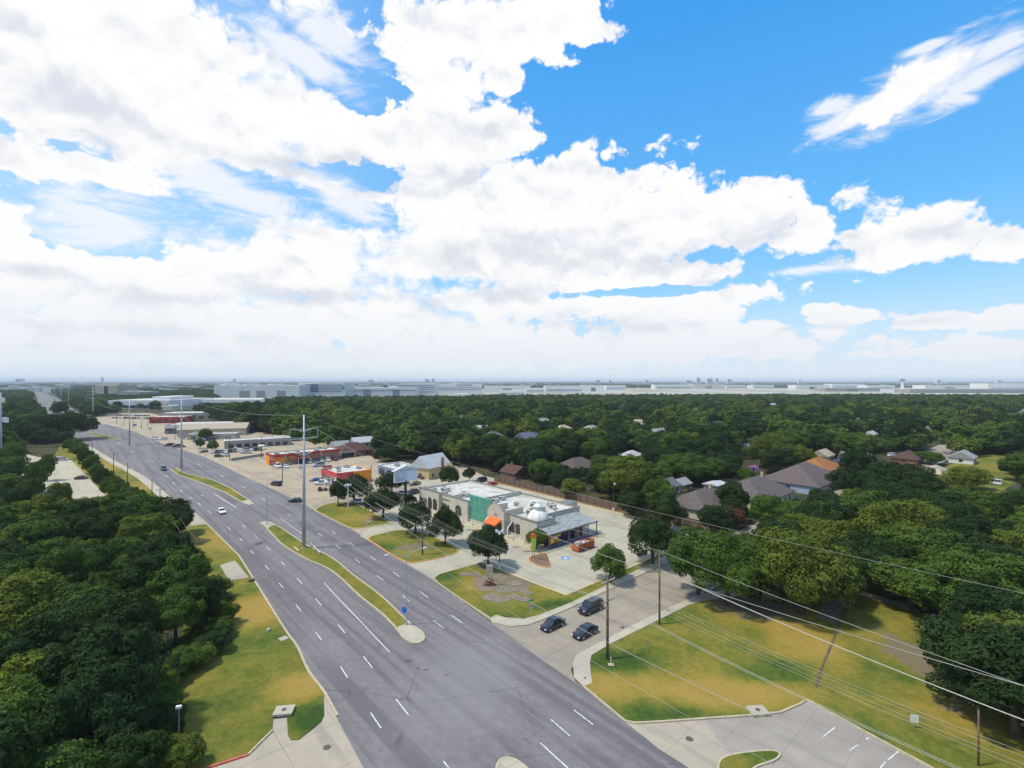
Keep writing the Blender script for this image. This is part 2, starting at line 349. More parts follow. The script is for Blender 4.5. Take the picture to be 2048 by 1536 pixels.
# ground to the horizon, finer near the camera
gm = MB(); R = 38000
gm.add([(-R, -R, -.05), (R, -R, -.05), (R, R, -.05), (-R, R, -.05)], [(0, 1, 2, 3)])
struct(gm.build('ground', M['ground']))
LE = [(727,1536),(673,1435),(648,1387),(616,1344),(594,1296),(574,1268),(545,1222),(508,1162),(480,1117),(472,1107),(412,1048),(377,1017),(350,1003),(290,955),(225,920),(175,889),(140,868),(112,850),(92,835),(82,820),(77,808),(74,797),(71,789),(66,783),(56,777)]
RE = [(1378,1536),(1318,1498),(1250,1444),(1165,1373),(980,1243),(870,1162),(737,1082),(692,1050),(630,1020),(575,992),(500,958),(410,914),(322,886),(267,862),(200,846),(150,820),(122,800),(108,793),(92,786),(80,781),(66,777)]
LEs, REs = smooth(LE), smooth(RE)
near_l, near_r = G(820, 1760), G(1900, 1900)
roadp = poly(LEs) + poly(REs[::-1])
roadp = [(G(727,1536) - (G(673,1435) - G(727,1536)) * 9)[:2]] + poly(LEs) + poly(REs[::-1]) + [(G(1378,1536) + (G(1378,1536) - G(1318,1498)) * 14)[:2]]
sheet('road', roadp, 0.0, 'asphalt')
sheet('south_lawn', [(-160, -70), (170, -70), (170, 48), (-160, 48)], -.012, 'lawn')
# left verge lawn: everything between road and woods
Lc = [(673,1435),(648,1431),(642,1444),(620,1463),(597,1480),(582,1481),(514,1490),(495,1510),(415,1536),(300,1600)]
lawnL = [(648,1387)] + [p for p in LE[3:16]] + [(150,880),(120,890),(60,1010),(-200,1100),(-600,1300),(-600,1800),(200,1640),(300,1580),(415,1536),(495,1510),(514,1490),(544,1460),(546,1437),(547,1422),(559,1414),(585,1412),(588,1428),(578,1434),(574,1439),(576,1471),(582,1481),(597,1480),(620,1463),(642,1444),(648,1431),(647,1395)]
sheet('verge_lawn', poly(lawnL), .11, 'lawn', .14)
kerb('roadside_kerb', poly([(673,1433)] + LEs[8:60]), 'kerb', .32, z1=.14, off=-.1)
sheet('driveway', poly([(415,1536),(495,1510),(514,1490),(544,1460),(546,1437),(547,1422),(559,1414),(585,1412),(588,1428),(578,1434),(574,1439),(576,1471),(582,1481),(597,1480),(620,1463),(642,1444),(648,1431),(647,1395),(648,1387),(673,1435),(727,1536),(760,1600),(400,1640),(250,1600)]), .008, 'drive')
kerb('red_kerb', poly([(496,1511),(415,1537),(300,1580)]), 'rkerb', .25, z1=.17)
kerb('driveway_kerb', poly([(545,1462),(520,1487),(496,1511)]), 'kerb', .22, z1=.17)
sheet('driveway_apron', poly([(350,1024),(377,1017),(412,1049),(352,1056),(340,1040)]), .120, 'drive')
sheet('concrete_pad', poly([(440,1131),(470,1122),(498,1156),(457,1162)]), .120, 'drive')
stripL = [LEs[i] for i in range(44, 61)]
sheet('roadside_walk', poly(stripL) + [(G(*p)[0] - 2.2, G(*p)[1] - 1.6) for p in stripL[::-1]], .118, 'walk')
sheet('parking_lot', poly([(20,900),(78,915),(111,914),(143,921),(168,947),(195,975),(222,1003),(215,1030),(60,1045),(-60,1020),(-200,960),(-100,915)]), .122, 'backlot')
# right side
sheet('business_lots', poly([(980,1241),(870,1162),(737,1082),(692,1050),(630,1020),(575,992),(500,958),(410,914),(322,886),(267,862),(200,846),(160,826),(300,826),(420,850),(560,868),(690,890),(770,925),(860,935),(925,930),(975,955),(1000,968),(1140,1000),(1330,1040)]), .004, 'tanlot')
sheet('strip_lot', poly([(975,1235),(870,1160),(745,1086),(720,1072),(800,1000),(838,962),(900,940),(975,953),(1140,997),(1425,1068),(1316,1118),(1132,1196)]), .010, 'concrete')
sheet('far_drive', poly([(700,1052),(637,1022),(622,1013),(650,1000),(740,985),(820,965),(850,975),(800,1000),(740,1050)]), .014, 'street')
side = [(983,1246),(1023,1254),(1057,1251),(1079,1243),(1324,1131),(1447,1075),(1502,1051),(1700,966),(1900,880),(2100,795),(2200,800),(1950,890),(1700,1023),(1505,1131),(1378,1203),(1176,1308),(1153,1318),(1142,1340),(1150,1362),(1167,1377),(1090,1324)]
sheet('side_street', poly(side), .012, 'street')
sheet('corner_walk', poly([(980,1237),(992,1232),(1048,1240),(1079,1232),(1145,1206),(1330,1115),(1425,1072),(1434,1078),(1330,1128),(1145,1215),(1079,1243),(1057,1251),(1023,1254),(983,1246)]), .15, 'walk', .15)
sheet('lawn_walk', poly([(1184,1368),(1180,1327),(1183,1312),(1221,1289),(1378,1211),(1406,1203),(1500,1190),(1640,1182),(1700,1186),(1800,1215),(1900,1250),(1905,1242),(1800,1206),(1700,1177),(1640,1174),(1500,1181),(1420,1183),(1505,1137),(1383,1196),(1292,1238),(1176,1299),(1153,1311),(1146,1327),(1148,1356),(1167,1375)]), .15, 'walk', .15)
drvR = [(1250,1444),(1265,1445),(1300,1445),(1500,1431),(1560,1425),(1600,1408),(1614,1400),(1650,1420),(1700,1447),(1870,1540),(2100,1680),(1500,1800),(1378,1536),(1318,1498)]
sheet('park_lawn', poly([(1167,1374),(1184,1367),(1181,1327),(1184,1312),(1222,1289),(1378,1211),(1505,1137),(1700,1028),(1960,900),(2600,900),(2600,1800),(2300,1800),(1870,1540),(1700,1447),(1650,1420),(1614,1400),(1600,1408),(1560,1425),(1500,1431),(1300,1445),(1265,1445),(1250,1442)]), .13, 'lawn', .16)
kerb('park_kerb', poly([(1167,1374),(1208,1408),(1250,1443),(1268,1447),(1300,1446),(1500,1432),(1560,1426),(1600,1409),(1614,1401),(1650,1421),(1700,1448),(1870,1541)]), 'kerb', .25, z1=.16)
sheet('entry_drive', poly(drvR), .006, 'drive')
sheet('entry_asphalt', poly([(1409,1441),(1500,1432),(1560,1426),(1600,1409),(1614,1401),(1700,1448),(1870,1541),(2100,1680),(1600,1800),(1475,1560),(1460,1502),(1434,1478)]), .010, 'greyasph')
isl = smooth([(1436,1536),(1442,1521),(1462,1512),(1500,1506),(1540,1503),(1557,1507),(1559,1514),(1545,1524),(1515,1534),(1490,1550),(1450,1552),(1436,1536)], 3)[:-1]
sheet('entry_island', poly(isl), .15, 'lawn', .15); kerb('entry_island_kerb', poly(isl), 'kerb', .2, z1=.17, closed=True)
# lot islands
I1 = [(868,1157),(880,1149),(962,1127),(1132,1192),(1217,1156),(1312,1113),(1330,1114),(1145,1206),(1079,1232),(1048,1240),(1010,1237),(992,1232),(980,1237),(920,1198),(875,1166)]
I2 = smooth([(737,1080),(742,1074),(765,1068),(802,1061),(850,1068),(912,1097),(915,1103),(905,1109),(875,1117),(825,1126),(805,1121),(780,1108),(750,1088),(737,1080)], 3)[:-1]
I3 = smooth([(630,1021),(640,1014),(665,1007),(712,1009),(775,1044),(772,1048),(745,1053),(712,1057),(695,1054),(650,1032),(630,1021)], 3)[:-1]
for nm, I, km in (('corner_island', I1, 'kerb'), ('lot_island', I2, 'okerb'), ('far_lot_island', I3, 'ykerb')):
    sheet(nm, poly(I), .15, 'lawn', .15); kerb(nm + '_kerb', poly(I), km, .2, z1=.18, closed=True)
kerb('corner_lot_kerb', poly([(880,1148),(962,1126),(1132,1191),(1217,1155),(1312,1112)]), 'ykerb', .24, z1=.2)
sg = [(1057,1120),(1065,1114),(1092,1106),(1102,1132),(1090,1134),(1070,1129)]
M['mulch'] = plain('mulch', (.17, .10, .055), .95, .35)
sheet('sign_island', poly(sg), .14, 'mulch', .14); kerb('sign_island_kerb', poly(smooth([(1092,1106),(1065,1113),(1057,1120),(1070,1130),(1090,1135),(1103,1133)], 3)), 'okerb', .25, z1=.2)
fw = [UV(28.5, 0)[:2], UV(55.5, 0)[:2], UV(55.5, -2.6)[:2], UV(-5.6, -2.6)[:2], UV(-5.6, 20)[:2], UV(4, 20)[:2], UV(4, 0)[:2]]
sheet('shopfront_walk', [UV(56, 1.5)[:2], UV(56, -2.5)[:2], UV(-5.4, -2.5)[:2], UV(-5.4, 20)[:2], UV(5, 20)[:2], UV(5, 1.5)[:2]], .15, 'walk', .15)
kerb('yellow_kerb', [UV(56, -2.6)[:2], UV(-5.5, -2.6)[:2], UV(-5.5, 20)[:2]], 'ykerb', .26, z1=.18)
kerb('back_kerb', [UV(66, 39.6)[:2], UV(-23.5, 39.4)[:2], UV(-24, 34)[:2]], 'ykerb', .26, z1=.18)
sheet('fence_verge', [UV(66, 39.7)[:2], UV(-24, 39.5)[:2], UV(-26, 46)[:2], UV(66, 46)[:2]], .10, 'mulch', .1)
# median islands
MED = {'near_median': [(530,1052),(540,1064),(560,1085),(582,1101),(616,1120),(665,1143),(721,1194),(764,1228),(792,1257),(806,1275),(821,1285),(836,1287),(848,1279),(843,1264),(818,1246),(764,1194),(707,1151),(665,1117),(612,1090),(575,1065),(553,1051),(540,1045),(526,1044),(521,1047)],
       'middle_median': [(340,938),(357,941),(370,947),(425,960),(462,977),(497,1000),(507,1008),(501,1011),(485,1005),(450,985),(400,965),(357,950)],
       'far_median': [(180,865),(212,871),(245,882),(230,880),(212,877),(185,870)],
       'distant_median': [(135,838),(148,842),(180,853),(184,856),(172,856),(150,849)]}
for k_, pts in MED.items():
    s_ = smooth(pts + [pts[0]], 3)[:-1] if k_ == 'near_median' else pts
    sheet(k_, poly(s_), .13, 'lawn', .13)
    kerb(k_ + '_kerb', poly(s_), 'kerb', .3 if k_ == 'near_median' else .4, z1=.16, closed=True)
def cap_sheet(nm, pts): sheet(nm, poly(pts), .145, 'walk')
cap_sheet('median_nose', [(792,1257),(806,1275),(821,1285),(836,1287),(848,1279),(843,1264),(818,1246)])
cap_sheet('median_tail', [(521,1047),(526,1044),(540,1045),(551,1051),(541,1053),(537,1057),(530,1054)])
cap_sheet('middle_median_nose', [(484,1003),(497,1000),(507,1008),(501,1011)])
noz = smooth([(995,1530),(1003,1520),(1018,1518),(1038,1526),(1060,1545),(1110,1600),(1090,1640),(1000,1560),(995,1530)], 3)[:-1]
sheet('south_median', poly(noz), .13, 'walk', .13); kerb('south_median_kerb', poly(noz), 'kerb', .25, z1=.16, closed=True)
# painted lines
LINES = [(530,1130,538,1139),(558,1166,567,1176),(592,1209,602,1222),(631,1264,643,1280),(681,1333,695,1355),(741,1425,762,1456),(562,1123,570,1131),(594,1156,604,1167),(631,1197,643,1211),(676,1249,690,1266),(727,1313,745,1336),(792,1398,817,1430),(887,1522,905,1546),(648,1166,779,1304),
 (710,1118,720,1126),(753,1151,767,1160),(805,1191,819,1203),(867,1241,887,1256),(1102,1439,1140,1472),(740,1112,751,1120),(786,1144,800,1154),(840,1183,856,1195),(904,1231,925,1246),(1148,1420,1186,1449),(1081,1486,1140,1540),
 (415,1021,422,1027),(456,1054,461,1060),(479,1076,485,1082),(501,1101,508,1108),(485,1050,490,1055),(510,1071,514,1076),(533,1094,541,1101),(428,987,472,1015),(561,1037,604,1067),(524,997,530,1001),(576,1028,583,1032),(636,1066,644,1072),(672,1090,681,1097),(664,1062,672,1068),(699,1085,709,1092),
 (379,994,385,997),(360,981,365,984),(396,1006,402,1011),(402,990,407,992),(295,920,307,924),(345,965,350,968),(330,950,336,953),(262,902,268,905),(235,885,241,888),(360,905,367,908),(395,927,402,931),(440,950,447,954),(482,972,490,976)]
mb = MB()
for a, b, c, d in LINES:
    p, q = G(a, b), G(c, d); t = (q - p).normalized(); s_ = Vector((-t.y, t.x, 0)) * .075
    if p.y > 160: s_ *= 1.6
    mb.add([(*(p - s_)[:2], .006), (*(q - s_)[:2], .006), (*(q + s_)[:2], .006), (*(p + s_)[:2], .006)], [(0, 1, 2, 3)])
struct(mb.build('road_markings', M['white']))
mb = MB()
for a, b, c, d in [(1645,1474,1670,1455),(1699,1501,1716,1490),(1733,1479,1737,1475),(1776,1520,1806,1495),(1760,1536,1771,1524),(1863,1529,1868,1522)]:
    p, q = G(a, b), G(c, d); t = (q - p).normalized(); s_ = Vector((-t.y, t.x, 0)) * .06
    mb.add([(*(p - s_)[:2], .016), (*(q - s_)[:2], .016), (*(q + s_)[:2], .016), (*(p + s_)[:2], .016)], [(0, 1, 2, 3)])
for u in range(7):
    p, q = UV(12 + u * 6, 22.5), UV(12 + u * 6, 28); s_ = UD * .06
    if u > 3: mb.add([(*(p - s_)[:2], .016), (*(q - s_)[:2], .016), (*(q + s_)[:2], .016), (*(p + s_)[:2], .016)], [(0, 1, 2, 3)])
for x in range(9):
    p, q = G(568 + x * 7, 951 + x * 2.1), G(571 + x * 7, 952.5 + x * 2.1); s_ = UD * .12
    mb.add([(*(p - s_)[:2], .016), (*(q - s_)[:2], .016), (*(q + s_)[:2], .016), (*(p + s_)[:2], .016)], [(0, 1, 2, 3)])
struct(mb.build('parking_markings', M['white']))
M['bluep'] = plain('blue paint', (.10, .26, .55), .7); M['dirt'] = plain('stain', (.16, .13, .10), .9, .3)
c = G(1131, 1116); hb = MB(); hb.prism([(c.x - .9, c.y - .9), (c.x + .9, c.y - .9), (c.x + .9, c.y + .9), (c.x - .9, c.y + .9)], .016, .016)
hb.add([(c.x + .45 * math.cos(a_ * .5) , c.y - .15 + .45 * math.sin(a_ * .5), .019) for a_ in range(12)], [tuple(range(12))], 1)
hb.add([(c.x - .12, c.y + .1, .021), (c.x + .12, c.y + .1, .021), (c.x + .12, c.y + .7, .021), (c.x - .12, c.y + .7, .021)], [(0, 1, 2, 3)], 1)
struct(hb.build('wheelchair_space_marking', [M['bluep'], M['white']]))
# airfield and long drives far off
sheet('airfield', [(-200, 1120), (500, 1080), (1500, 1080), (4200, 1100), (6500, 3600), (3300, 3000), (0, 2900), (-300, 2000)], .02, 'field')
sheet('distant_road', poly([(60,779),(56,777),(20,773),(0,771),(-60,769),(-60,767.5),(0,769),(50,774),(66,777)]), .02, 'drive')
sheet('path', poly([(1655,1185),(1700,1188),(1668,1250),(1634,1235)]), .136, 'dirtpath')
M['ditch'] = plain('dry ditch', (.11, .08, .05), .95, .3)
kerb('ditch', poly(smooth([(1700,1200),(1685,1235),(1672,1270),(1655,1310),(1640,1350),(1633,1378)], 3)), 'ditch', .35, .10, .137)

# ------------------------------------------------------------------ trees
rng = np.random.default_rng(7)
def leaf_mat(name, c1, c2, c3):
    m = bpy.data.materials.new(name); m.use_nodes = True; n = N(m.node_tree); b = m.node_tree.nodes['Principled BSDF']
    geo = n.new('ShaderNodeNewGeometry'); p = geo.outputs['Position']; r = geo.outputs['Random Per Island']
    oi = n.new('ShaderNodeObjectInfo').outputs['Random']
    c = n.mix(n.sstep(n.noise(p, .16, 3, .6), .35, .65), c1, c2)
    c = n.mix(n.sstep(oi, .2, 1.0, 0, .55), c, c3)
    c = n.mix(n.sstep(n.noise(p, .017, 3, .6), .42, .60, 0, .5), c, tuple(x * 1.7 for x in c1))
    c = n.mix(n.sstep(r, .5, 1.0, 0, .5), c, tuple(x * 1.6 for x in c2))
    n._in(b.inputs['Base Color'], c); b.inputs['Roughness'].default_value = .75; b.inputs['Specular IOR Level'].default_value = .08
    tr = n.new('ShaderNodeBsdfTranslucent'); n._in(tr.inputs[0], n.mix(.5, c, (.16, .22, .03)))
    mx = n.new('ShaderNodeMixShader'); mx.inputs[0].default_value = .12
    n.l.new(b.outputs[0], mx.inputs[1]); n.l.new(tr.outputs[0], mx.inputs[2]); n.l.new(mx.outputs[0], m.node_tree.nodes['Material Output'].inputs[0])
    return m
TONES = {'dark green': leaf_mat('dark green leaves', (.012, .025, .008), (.031, .056, .014), (.018, .042, .015)),
         'mid green': leaf_mat('mid green leaves', (.033, .062, .011), (.076, .124, .019), (.047, .092, .019)),
         'olive green': leaf_mat('olive green leaves', (.055, .080, .012), (.112, .142, .020), (.072, .104, .019)),
         'yellow-green': leaf_mat('yellow-green leaves', (.075, .105, .014), (.15, .18, .02), (.10, .14, .018)),
         'rust-red': leaf_mat('rust-red leaves', (.10, .035, .022), (.15, .06, .03), (.11, .045, .03))}
M['bark'] = plain('bark', (.10, .078, .060), .95, .3, 3)
def crown_mesh(name, seed, d=9.0, h=8.5, lobes=22, leaves=5200, size=.42, clear=.26, droop=0.0, aspect=1.0, trunk=True):
    """crown of many small leaf sprays over irregular lobes; returns crown and trunk meshes"""
    g = np.random.default_rng(seed)
    zc = h * (clear + 1) / 2; rz = h * (1 - clear) / 2; rx = d / 2
    L = []
    for i in range(lobes):
        f = (i + .5) / lobes; ph = i * 2.39996 + g.normal(0, .25)
        cz = 1 - 1.72 * f + g.normal(0, .08); cz = max(-.75, min(1, cz)); s = math.sqrt(max(0, 1 - cz * cz))
        k = g.uniform(.58, .98); lr = g.uniform(.12, .25) * d * (1 if cz > -.3 else .8)
        L.append((s * math.cos(ph) * k * rx, s * math.sin(ph) * k * rx * aspect, zc + cz * k * rz, lr))
    for i in range(4): L.append((g.normal(0, .12) * d, g.normal(0, .12) * d, zc + g.normal(0, .1) * h, .26 * d))
    L = np.array(L); w_ = L[:, 3] ** 2; idx = g.choice(len(L), leaves, p=w_ / w_.sum()); c = L[idx]
    dr = g.normal(size=(leaves, 3)); dr /= np.linalg.norm(dr, axis=1)[:, None]
    out = c[:, :3] - np.array([0, 0, zc - .12 * h]); out /= np.linalg.norm(out, axis=1)[:, None] + 1e-6
    dr = dr + out * .55; dr /= np.linalg.norm(dr, axis=1)[:, None]
    lump = 1 + .20 * np.sin(dr[:, 0] * 5.1 + idx) * np.sin(dr[:, 1] * 4.7 + idx * 2.1) + .12 * np.sin(dr[:, 2] * 9 + idx)
    P = c[:, :3] + dr * (c[:, 3] * lump * g.uniform(.72, 1.04, leaves) ** .6)[:, None] * np.array([1, 1, .82])
    P[:, 2] = np.maximum(P[:, 2], h * clear * .8 + g.uniform(0, .6, leaves))
    if droop: P[:, 2] -= droop * (np.hypot(P[:, 0], P[:, 1]) / rx) ** 2
    nr = dr + g.normal(0, .42, (leaves, 3)) + np.array([0, 0, .25]); nr /= np.linalg.norm(nr, axis=1)[:, None]
    t = np.cross(nr, g.normal(size=(leaves, 3))); t /= np.linalg.norm(t, axis=1)[:, None]; b = np.cross(nr, t)
    s = size * g.uniform(.55, 1.25, leaves); t *= s[:, None]; b *= (s * g.uniform(.55, .9, leaves))[:, None]
    V = np.stack([P - t, P - b * .8 + t * .25 + nr * .12 * s[:, None], P + t, P + b - t * .2 - nr * .1 * s[:, None]], 1).reshape(-1, 3)
    me = bpy.data.meshes.new(name); me.vertices.add(len(V)); me.vertices.foreach_set('co', V.ravel().astype('f4'))
    me.loops.add(len(V)); me.loops.foreach_set('vertex_index', np.arange(len(V), dtype='i4'))
    me.polygons.add(leaves); me.polygons.foreach_set('loop_start', np.arange(0, len(V), 4, dtype='i4')); me.polygons.foreach_set('loop_total', np.full(leaves, 4, 'i4'))
    me.update(); me.validate()
    tm = None
    if trunk:
        mb = MB(); r0 = .032 * d; z1 = zc - .15 * rz
        mb.tube([(0, 0, -.1), (g.normal(0, .1), g.normal(0, .1), z1 * .5), (g.normal(0, .15), g.normal(0, .15), z1)], [r0 * 1.25, r0, r0 * .75], 8)
        for j in g.choice(lobes, 7, replace=False):
            e = L[j]; mb.tube([(0, 0, z1 * g.uniform(.6, .98)), (e[0] * .5, e[1] * .5, (z1 + e[2]) / 2), (e[0], e[1], e[2])], [r0 * .5, r0 * .32, r0 * .12], 6)
        tm = mb.mesh(name + ' trunk', M['bark'], True)
    return me, tm
BIG = [crown_mesh('oak crown %d' % i, 140 + i, d=14, h=11, lobes=34, leaves=34000, size=.20, clear=.2, aspect=(1, .9)[i]) for i in range(2)]
NEAR = [crown_mesh('leafy crown %d' % i, 40 + i, d=9, h=(8.2, 9.4, 8.8, 7.6, 9.8, 8.6, 9.0, 8.0)[i], lobes=(22, 18, 26, 20, 24, 19, 28, 23)[i], leaves=22000, size=.175, clear=(.2, .26, .16, .24, .2, .3, .18, .22)[i], aspect=(1, .85, 1.1, 1, .9, 1, 1.05, .95)[i]) for i in range(8)]
ROUND = [crown_mesh('round crown %d' % i, 80 + i, d=8, h=7.4, lobes=26, leaves=17000, size=.16, clear=.30, droop=.5) for i in range(3)]
FARM = [crown_mesh('distant crown %d' % i, 60 + i, d=10, h=9.2, lobes=16 + 2 * i, leaves=2600, size=.50, clear=.12, trunk=False)[0] for i in range(5)]

# where trees stand -------------------------------------------------
def inpoly(x, y, P):
    c = np.zeros(np.shape(x), bool); n = len(P); j = n - 1
    for i in range(n):
        xi, yi = P[i]; xj, yj = P[j]
        c ^= ((yi > y) != (yj > y)) & (x < (xj - xi) * (y - yi) / (yj - yi + 1e-12) + xi); j = i
    return c
def PXR(px): return poly(px)
def scatter(P, s0, jit=.36, grow=0.0):
    """jittered hexagonal grid over polygon P (world)"""
    P = [tuple(p) for p in P]; xs = [p[0] for p in P]; ys = [p[1] for p in P]
    X, Y = np.meshgrid(np.arange(min(xs), max(xs), s0), np.arange(min(ys), max(ys), s0 * .87)); X = X + (np.arange(X.shape[0]) % 2)[:, None] * s0 / 2
    X = (X + rng.uniform(-jit, jit, X.shape) * s0).ravel(); Y = (Y + rng.uniform(-jit, jit, Y.shape) * s0).ravel()
    k = inpoly(X, Y, P); return np.stack([X[k], Y[k]], 1)
# clearings: (px, py of the ground, radius in metres) round houses, yards, cars, streets
CLEAR = []
def clear(px, py, r): g = G(px, py); CLEAR.append((g.x, g.y, r))
# windows in the canopy: photo rows/columns that stay open in front of a thing standing at depth Y
OPEN = []
def keep_open(x0, y0, x1, y1, Y): OPEN.append((x0, y0, x1, y1, Y))
TREES = []       # x, y, scale, tone, region, proto kind
def plant(pts, smin, smax, tones, region, kind='near', hmul=1.0):
    for x, y in pts: TREES.append([x, y, rng.uniform(smin, smax), tones[rng.integers(len(tones))], region, kind, hmul])

# ------------------------------------------------------------------ buildings
M['beige'] = plain('beige stucco', (.50, .455, .375), .9, .07, .6)
M['tanst'] = plain('tan stucco', (.43, .37, .29), .9, .08, .6)
M['roofw'] = mat('white roof membrane', rough=.8, fn=mottled((.47, .45, .40), (.56, .55, .51), .5, 5, .35, .6, (.38, .36, .31), .35))
M['cap'] = plain('dark coping', (.15, .16, .15), .7)
M['capl'] = plain('grey coping', (.34, .33, .30), .7)
M['glass'] = mat('window glass', (.018, .022, .030), .08, spec=.8)
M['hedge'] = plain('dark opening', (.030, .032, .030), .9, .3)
M['green'] = mat('green panels', rough=.5, fn=lambda n, p: n.mix(n.sstep(n.noise(p, .5, 4), .3, .7), (.055, .25, .19), (.085, .31, .24)))
M['greenl'] = plain('pale green joint', (.25, .50, .42), .6)
M['orange'] = plain('orange canvas', (.85, .13, .015), .7, .06)
M['metal'] = mat('galvanised metal', rough=.45, metal=.35, fn=mottled((.40, .43, .46), (.55, .58, .60), .8))
M['hvac'] = plain('rooftop unit grey', (.42, .44, .42), .6, .12)
M['hvacd'] = plain('fan grille', (.10, .10, .11), .7)
M['corr'] = mat('weathered tin roof', rough=.55, fn=lambda n, p: n.mix(n.sstep(n.noise(n.comb(n.m('MULTIPLY', uvsplit(n, p)[0], 2.0), n.m('MULTIPLY', uvsplit(n, p)[1], .35)), 1.0, 5, .7, dim='2D'), .5, .66), (.52, .56, .56), (.27, .26, .24)))
M['wood'] = plain('grey timber', (.25, .21, .17), .9, .25)
M['fence'] = mat('weathered fence boards', rough=.9, fn=lambda n, p: n.mix(n.noise(n.comb(n.m('MULTIPLY', uvsplit(n, p)[0], 7.0), n.m('MULTIPLY', uvsplit(n, p)[1], 7.0)), 1.0, 2, dim='2D'), (.10, .065, .045), (.23, .165, .12)))
M['brick'] = mat('brown brick', rough=.9, fn=mottled((.22, .13, .085), (.31, .19, .125), 1.4))
M['brickd'] = mat('dark brick', rough=.9, fn=mottled((.16, .075, .055), (.24, .12, .085), 1.4))
M['red'] = plain('red fascia', (.58, .035, .045), .6, .06)
M['dred'] = plain('dark red fascia', (.36, .035, .03), .7, .08)
M['orangew'] = plain('orange wall', (.80, .27, .02), .8, .05)
M['bluegrey'] = plain('blue-grey wall', (.22, .26, .36), .8, .06)
M['paleb'] = plain('pale blue wall', (.34, .40, .50), .8, .06)
M['greyw'] = plain('grey block wall', (.32, .295, .27), .9, .12)
M['cream'] = plain('cream siding', (.55, .50, .40), .85, .06)
M['yellowb'] = plain('ochre brick', (.50, .39, .20), .9, .12, 2)
M['whitew'] = plain('white wall', (.68, .67, .64), .8, .05)
M['ivory'] = plain('pale concrete facade', (.68, .67, .66), .8, .04, .05)
M['steelp'] = mat('galvanised steel pole', rough=.5, metal=.2, fn=mottled((.36, .39, .44), (.46, .49, .53), .5))
M['pole'] = plain('creosote pole', (.13, .095, .07), .95, .3, 1.5)
M['blk'] = mat('black', (.016, .016, .018), .5)
M['door'] = plain('door', (.10, .07, .06), .6)
RF = {'brown': (.105, .078, .064), 'grey-brown': (.112, .088, .086), 'grey': (.27, .27, .275), 'orange': (.28, .115, .035), 'blue-grey': (.10, .11, .16), 'dark grey': (.12, .12, .125), 'red-brown': (.085, .040, .034), 'pale grey': (.42, .43, .45), 'tan': (.38, .32, .24)}
for k_, c_ in RF.items(): M['roof ' + k_] = mat(k_ + ' shingles', rough=.95, fn=mottled(tuple(x * .82 for x in c_), tuple(min(1, x * 1.15) for x in c_), 1.6, 6))

def frame_of(u, v, z=0): return UV(u, v, z)
# --- the strip mall: local x = across (v), local y = along the road (u)
mall = thing('strip_mall', 'long beige stucco shop row with white dome, green panelled wall and flat white roof', 'shop building', UV(0, 0), A_V)
mb = MB()
secs = [(0, 6.1, 0, 5.5), (6.1, 11.3, .7, 5.3), (11.3, 18.1, -.9, 6.3), (27.6, 36.6, -.5, 5.9), (36.6, 42.4, .5, 5.3), (42.4, 49.1, -.6, 5.85), (49.1, 54.8, .1, 5.35)]
mb.b2(6.5, 20, 4.0, 54.8, -.1, 4.6); mb.b2(.72, 6.5, .3, 54.8, -.1, 4.58)
for y0, y1, x0, h in secs: mb.b2(x0, x0 + .45, y0 + .004, y1 - .004, -.1, h)
mb.b2(.452, 6.5, .003, .45, -.1, 5.5); mb.b2(6.05, 6.5, .453, 6.1, 4.5, 5.5)       # dome block
mb.b2(-.45, 6, 11.306, 11.7, -.1, 6.3); mb.b2(-.45, 6, 17.7, 18.096, -.1, 6.3)
mb.b2(-.05, 4, 27.606, 28.0, -.1, 5.9); mb.b2(-.05, 4, 36.2, 36.594, -.1, 5.9)
mb.b2(-.15, 3, 42.406, 42.8, -.1, 5.85); mb.b2(-.15, 3, 48.7, 49.096, -.1, 5.85)
mb.b2(6.503, 20, 3.7, 4.0, -.1, 5.4); mb.b2(19.7, 20, 4.003, 54.4, 4.6, 5.2); mb.b2(.553, 20, 54.5, 54.8, 4.6, 5.33); mb.b2(4.003, 19.7, 27.3, 27.6, 4.6, 6.0)
mb.build('wall', M['beige'], mall)
# gable over the entrance
gp = [(11.3, 6.3), (12.0, 6.3), (12.6, 6.75), (13.2, 7.2), (13.9, 7.5), (14.7, 7.62), (15.5, 7.5), (16.2, 7.2), (16.8, 6.75), (17.4, 6.3), (18.1, 6.3)]
g2 = MB(); n_ = len(gp)
vs = [(-.9, y, z) for y, z in gp] + [(-.45, y, z) for y, z in gp]; fs = [tuple(range(n_))[::-1], tuple(range(n_, 2 * n_))] + [(i, i + 1, i + 1 + n_, i + n_) for i in range(n_ - 1)]
g2.add(vs, fs).build('gable', M['beige'], mall)
mc = MB()
def coping(x0, x1, y0, y1, z): mc.b2(x0, x1, y0, y1, z + .002, z + .16)
for y0, y1, x0, h in secs:
    if h != 6.3: coping(x0 - .15, x0 + .5, y0 - .05 if x0 < .1 else y0 + .05, y1 + .05 if x0 < .1 else y1 - .05, h)
coping(.503, 6.6, -.15, .5, 5.5); coping(6.61, 20.1, 3.6, 4.05, 5.4); coping(19.65, 20.1, 4.06, 54.4, 5.2)
mc.b2(-1.05, -.4, 17.4, 18.2, 6.302, 6.46); mc.b2(-1.05, -.4, 11.2, 12.0, 6.302, 6.46)
for i in range(1, 9):
    (a, b), (c, d) = gp[i], gp[i + 1]; mc.tube([(-.72, a, b + .06), (-.72, c, d + .06)], .12, 6)
mc.build('coping', M['cap'], mall)
MB().b2(.75, 19.7, 4.3, 54.5, 4.6, 4.66).b2(.75, 6.05, .5, 4.3, 4.6, 4.66).build('roof', M['roofw'], mall)
gw = MB().b2(.25, .7, 18.1, 27.6, .9, 7.7); gw.build('green_wall', M['green'], mall)
jt = MB()
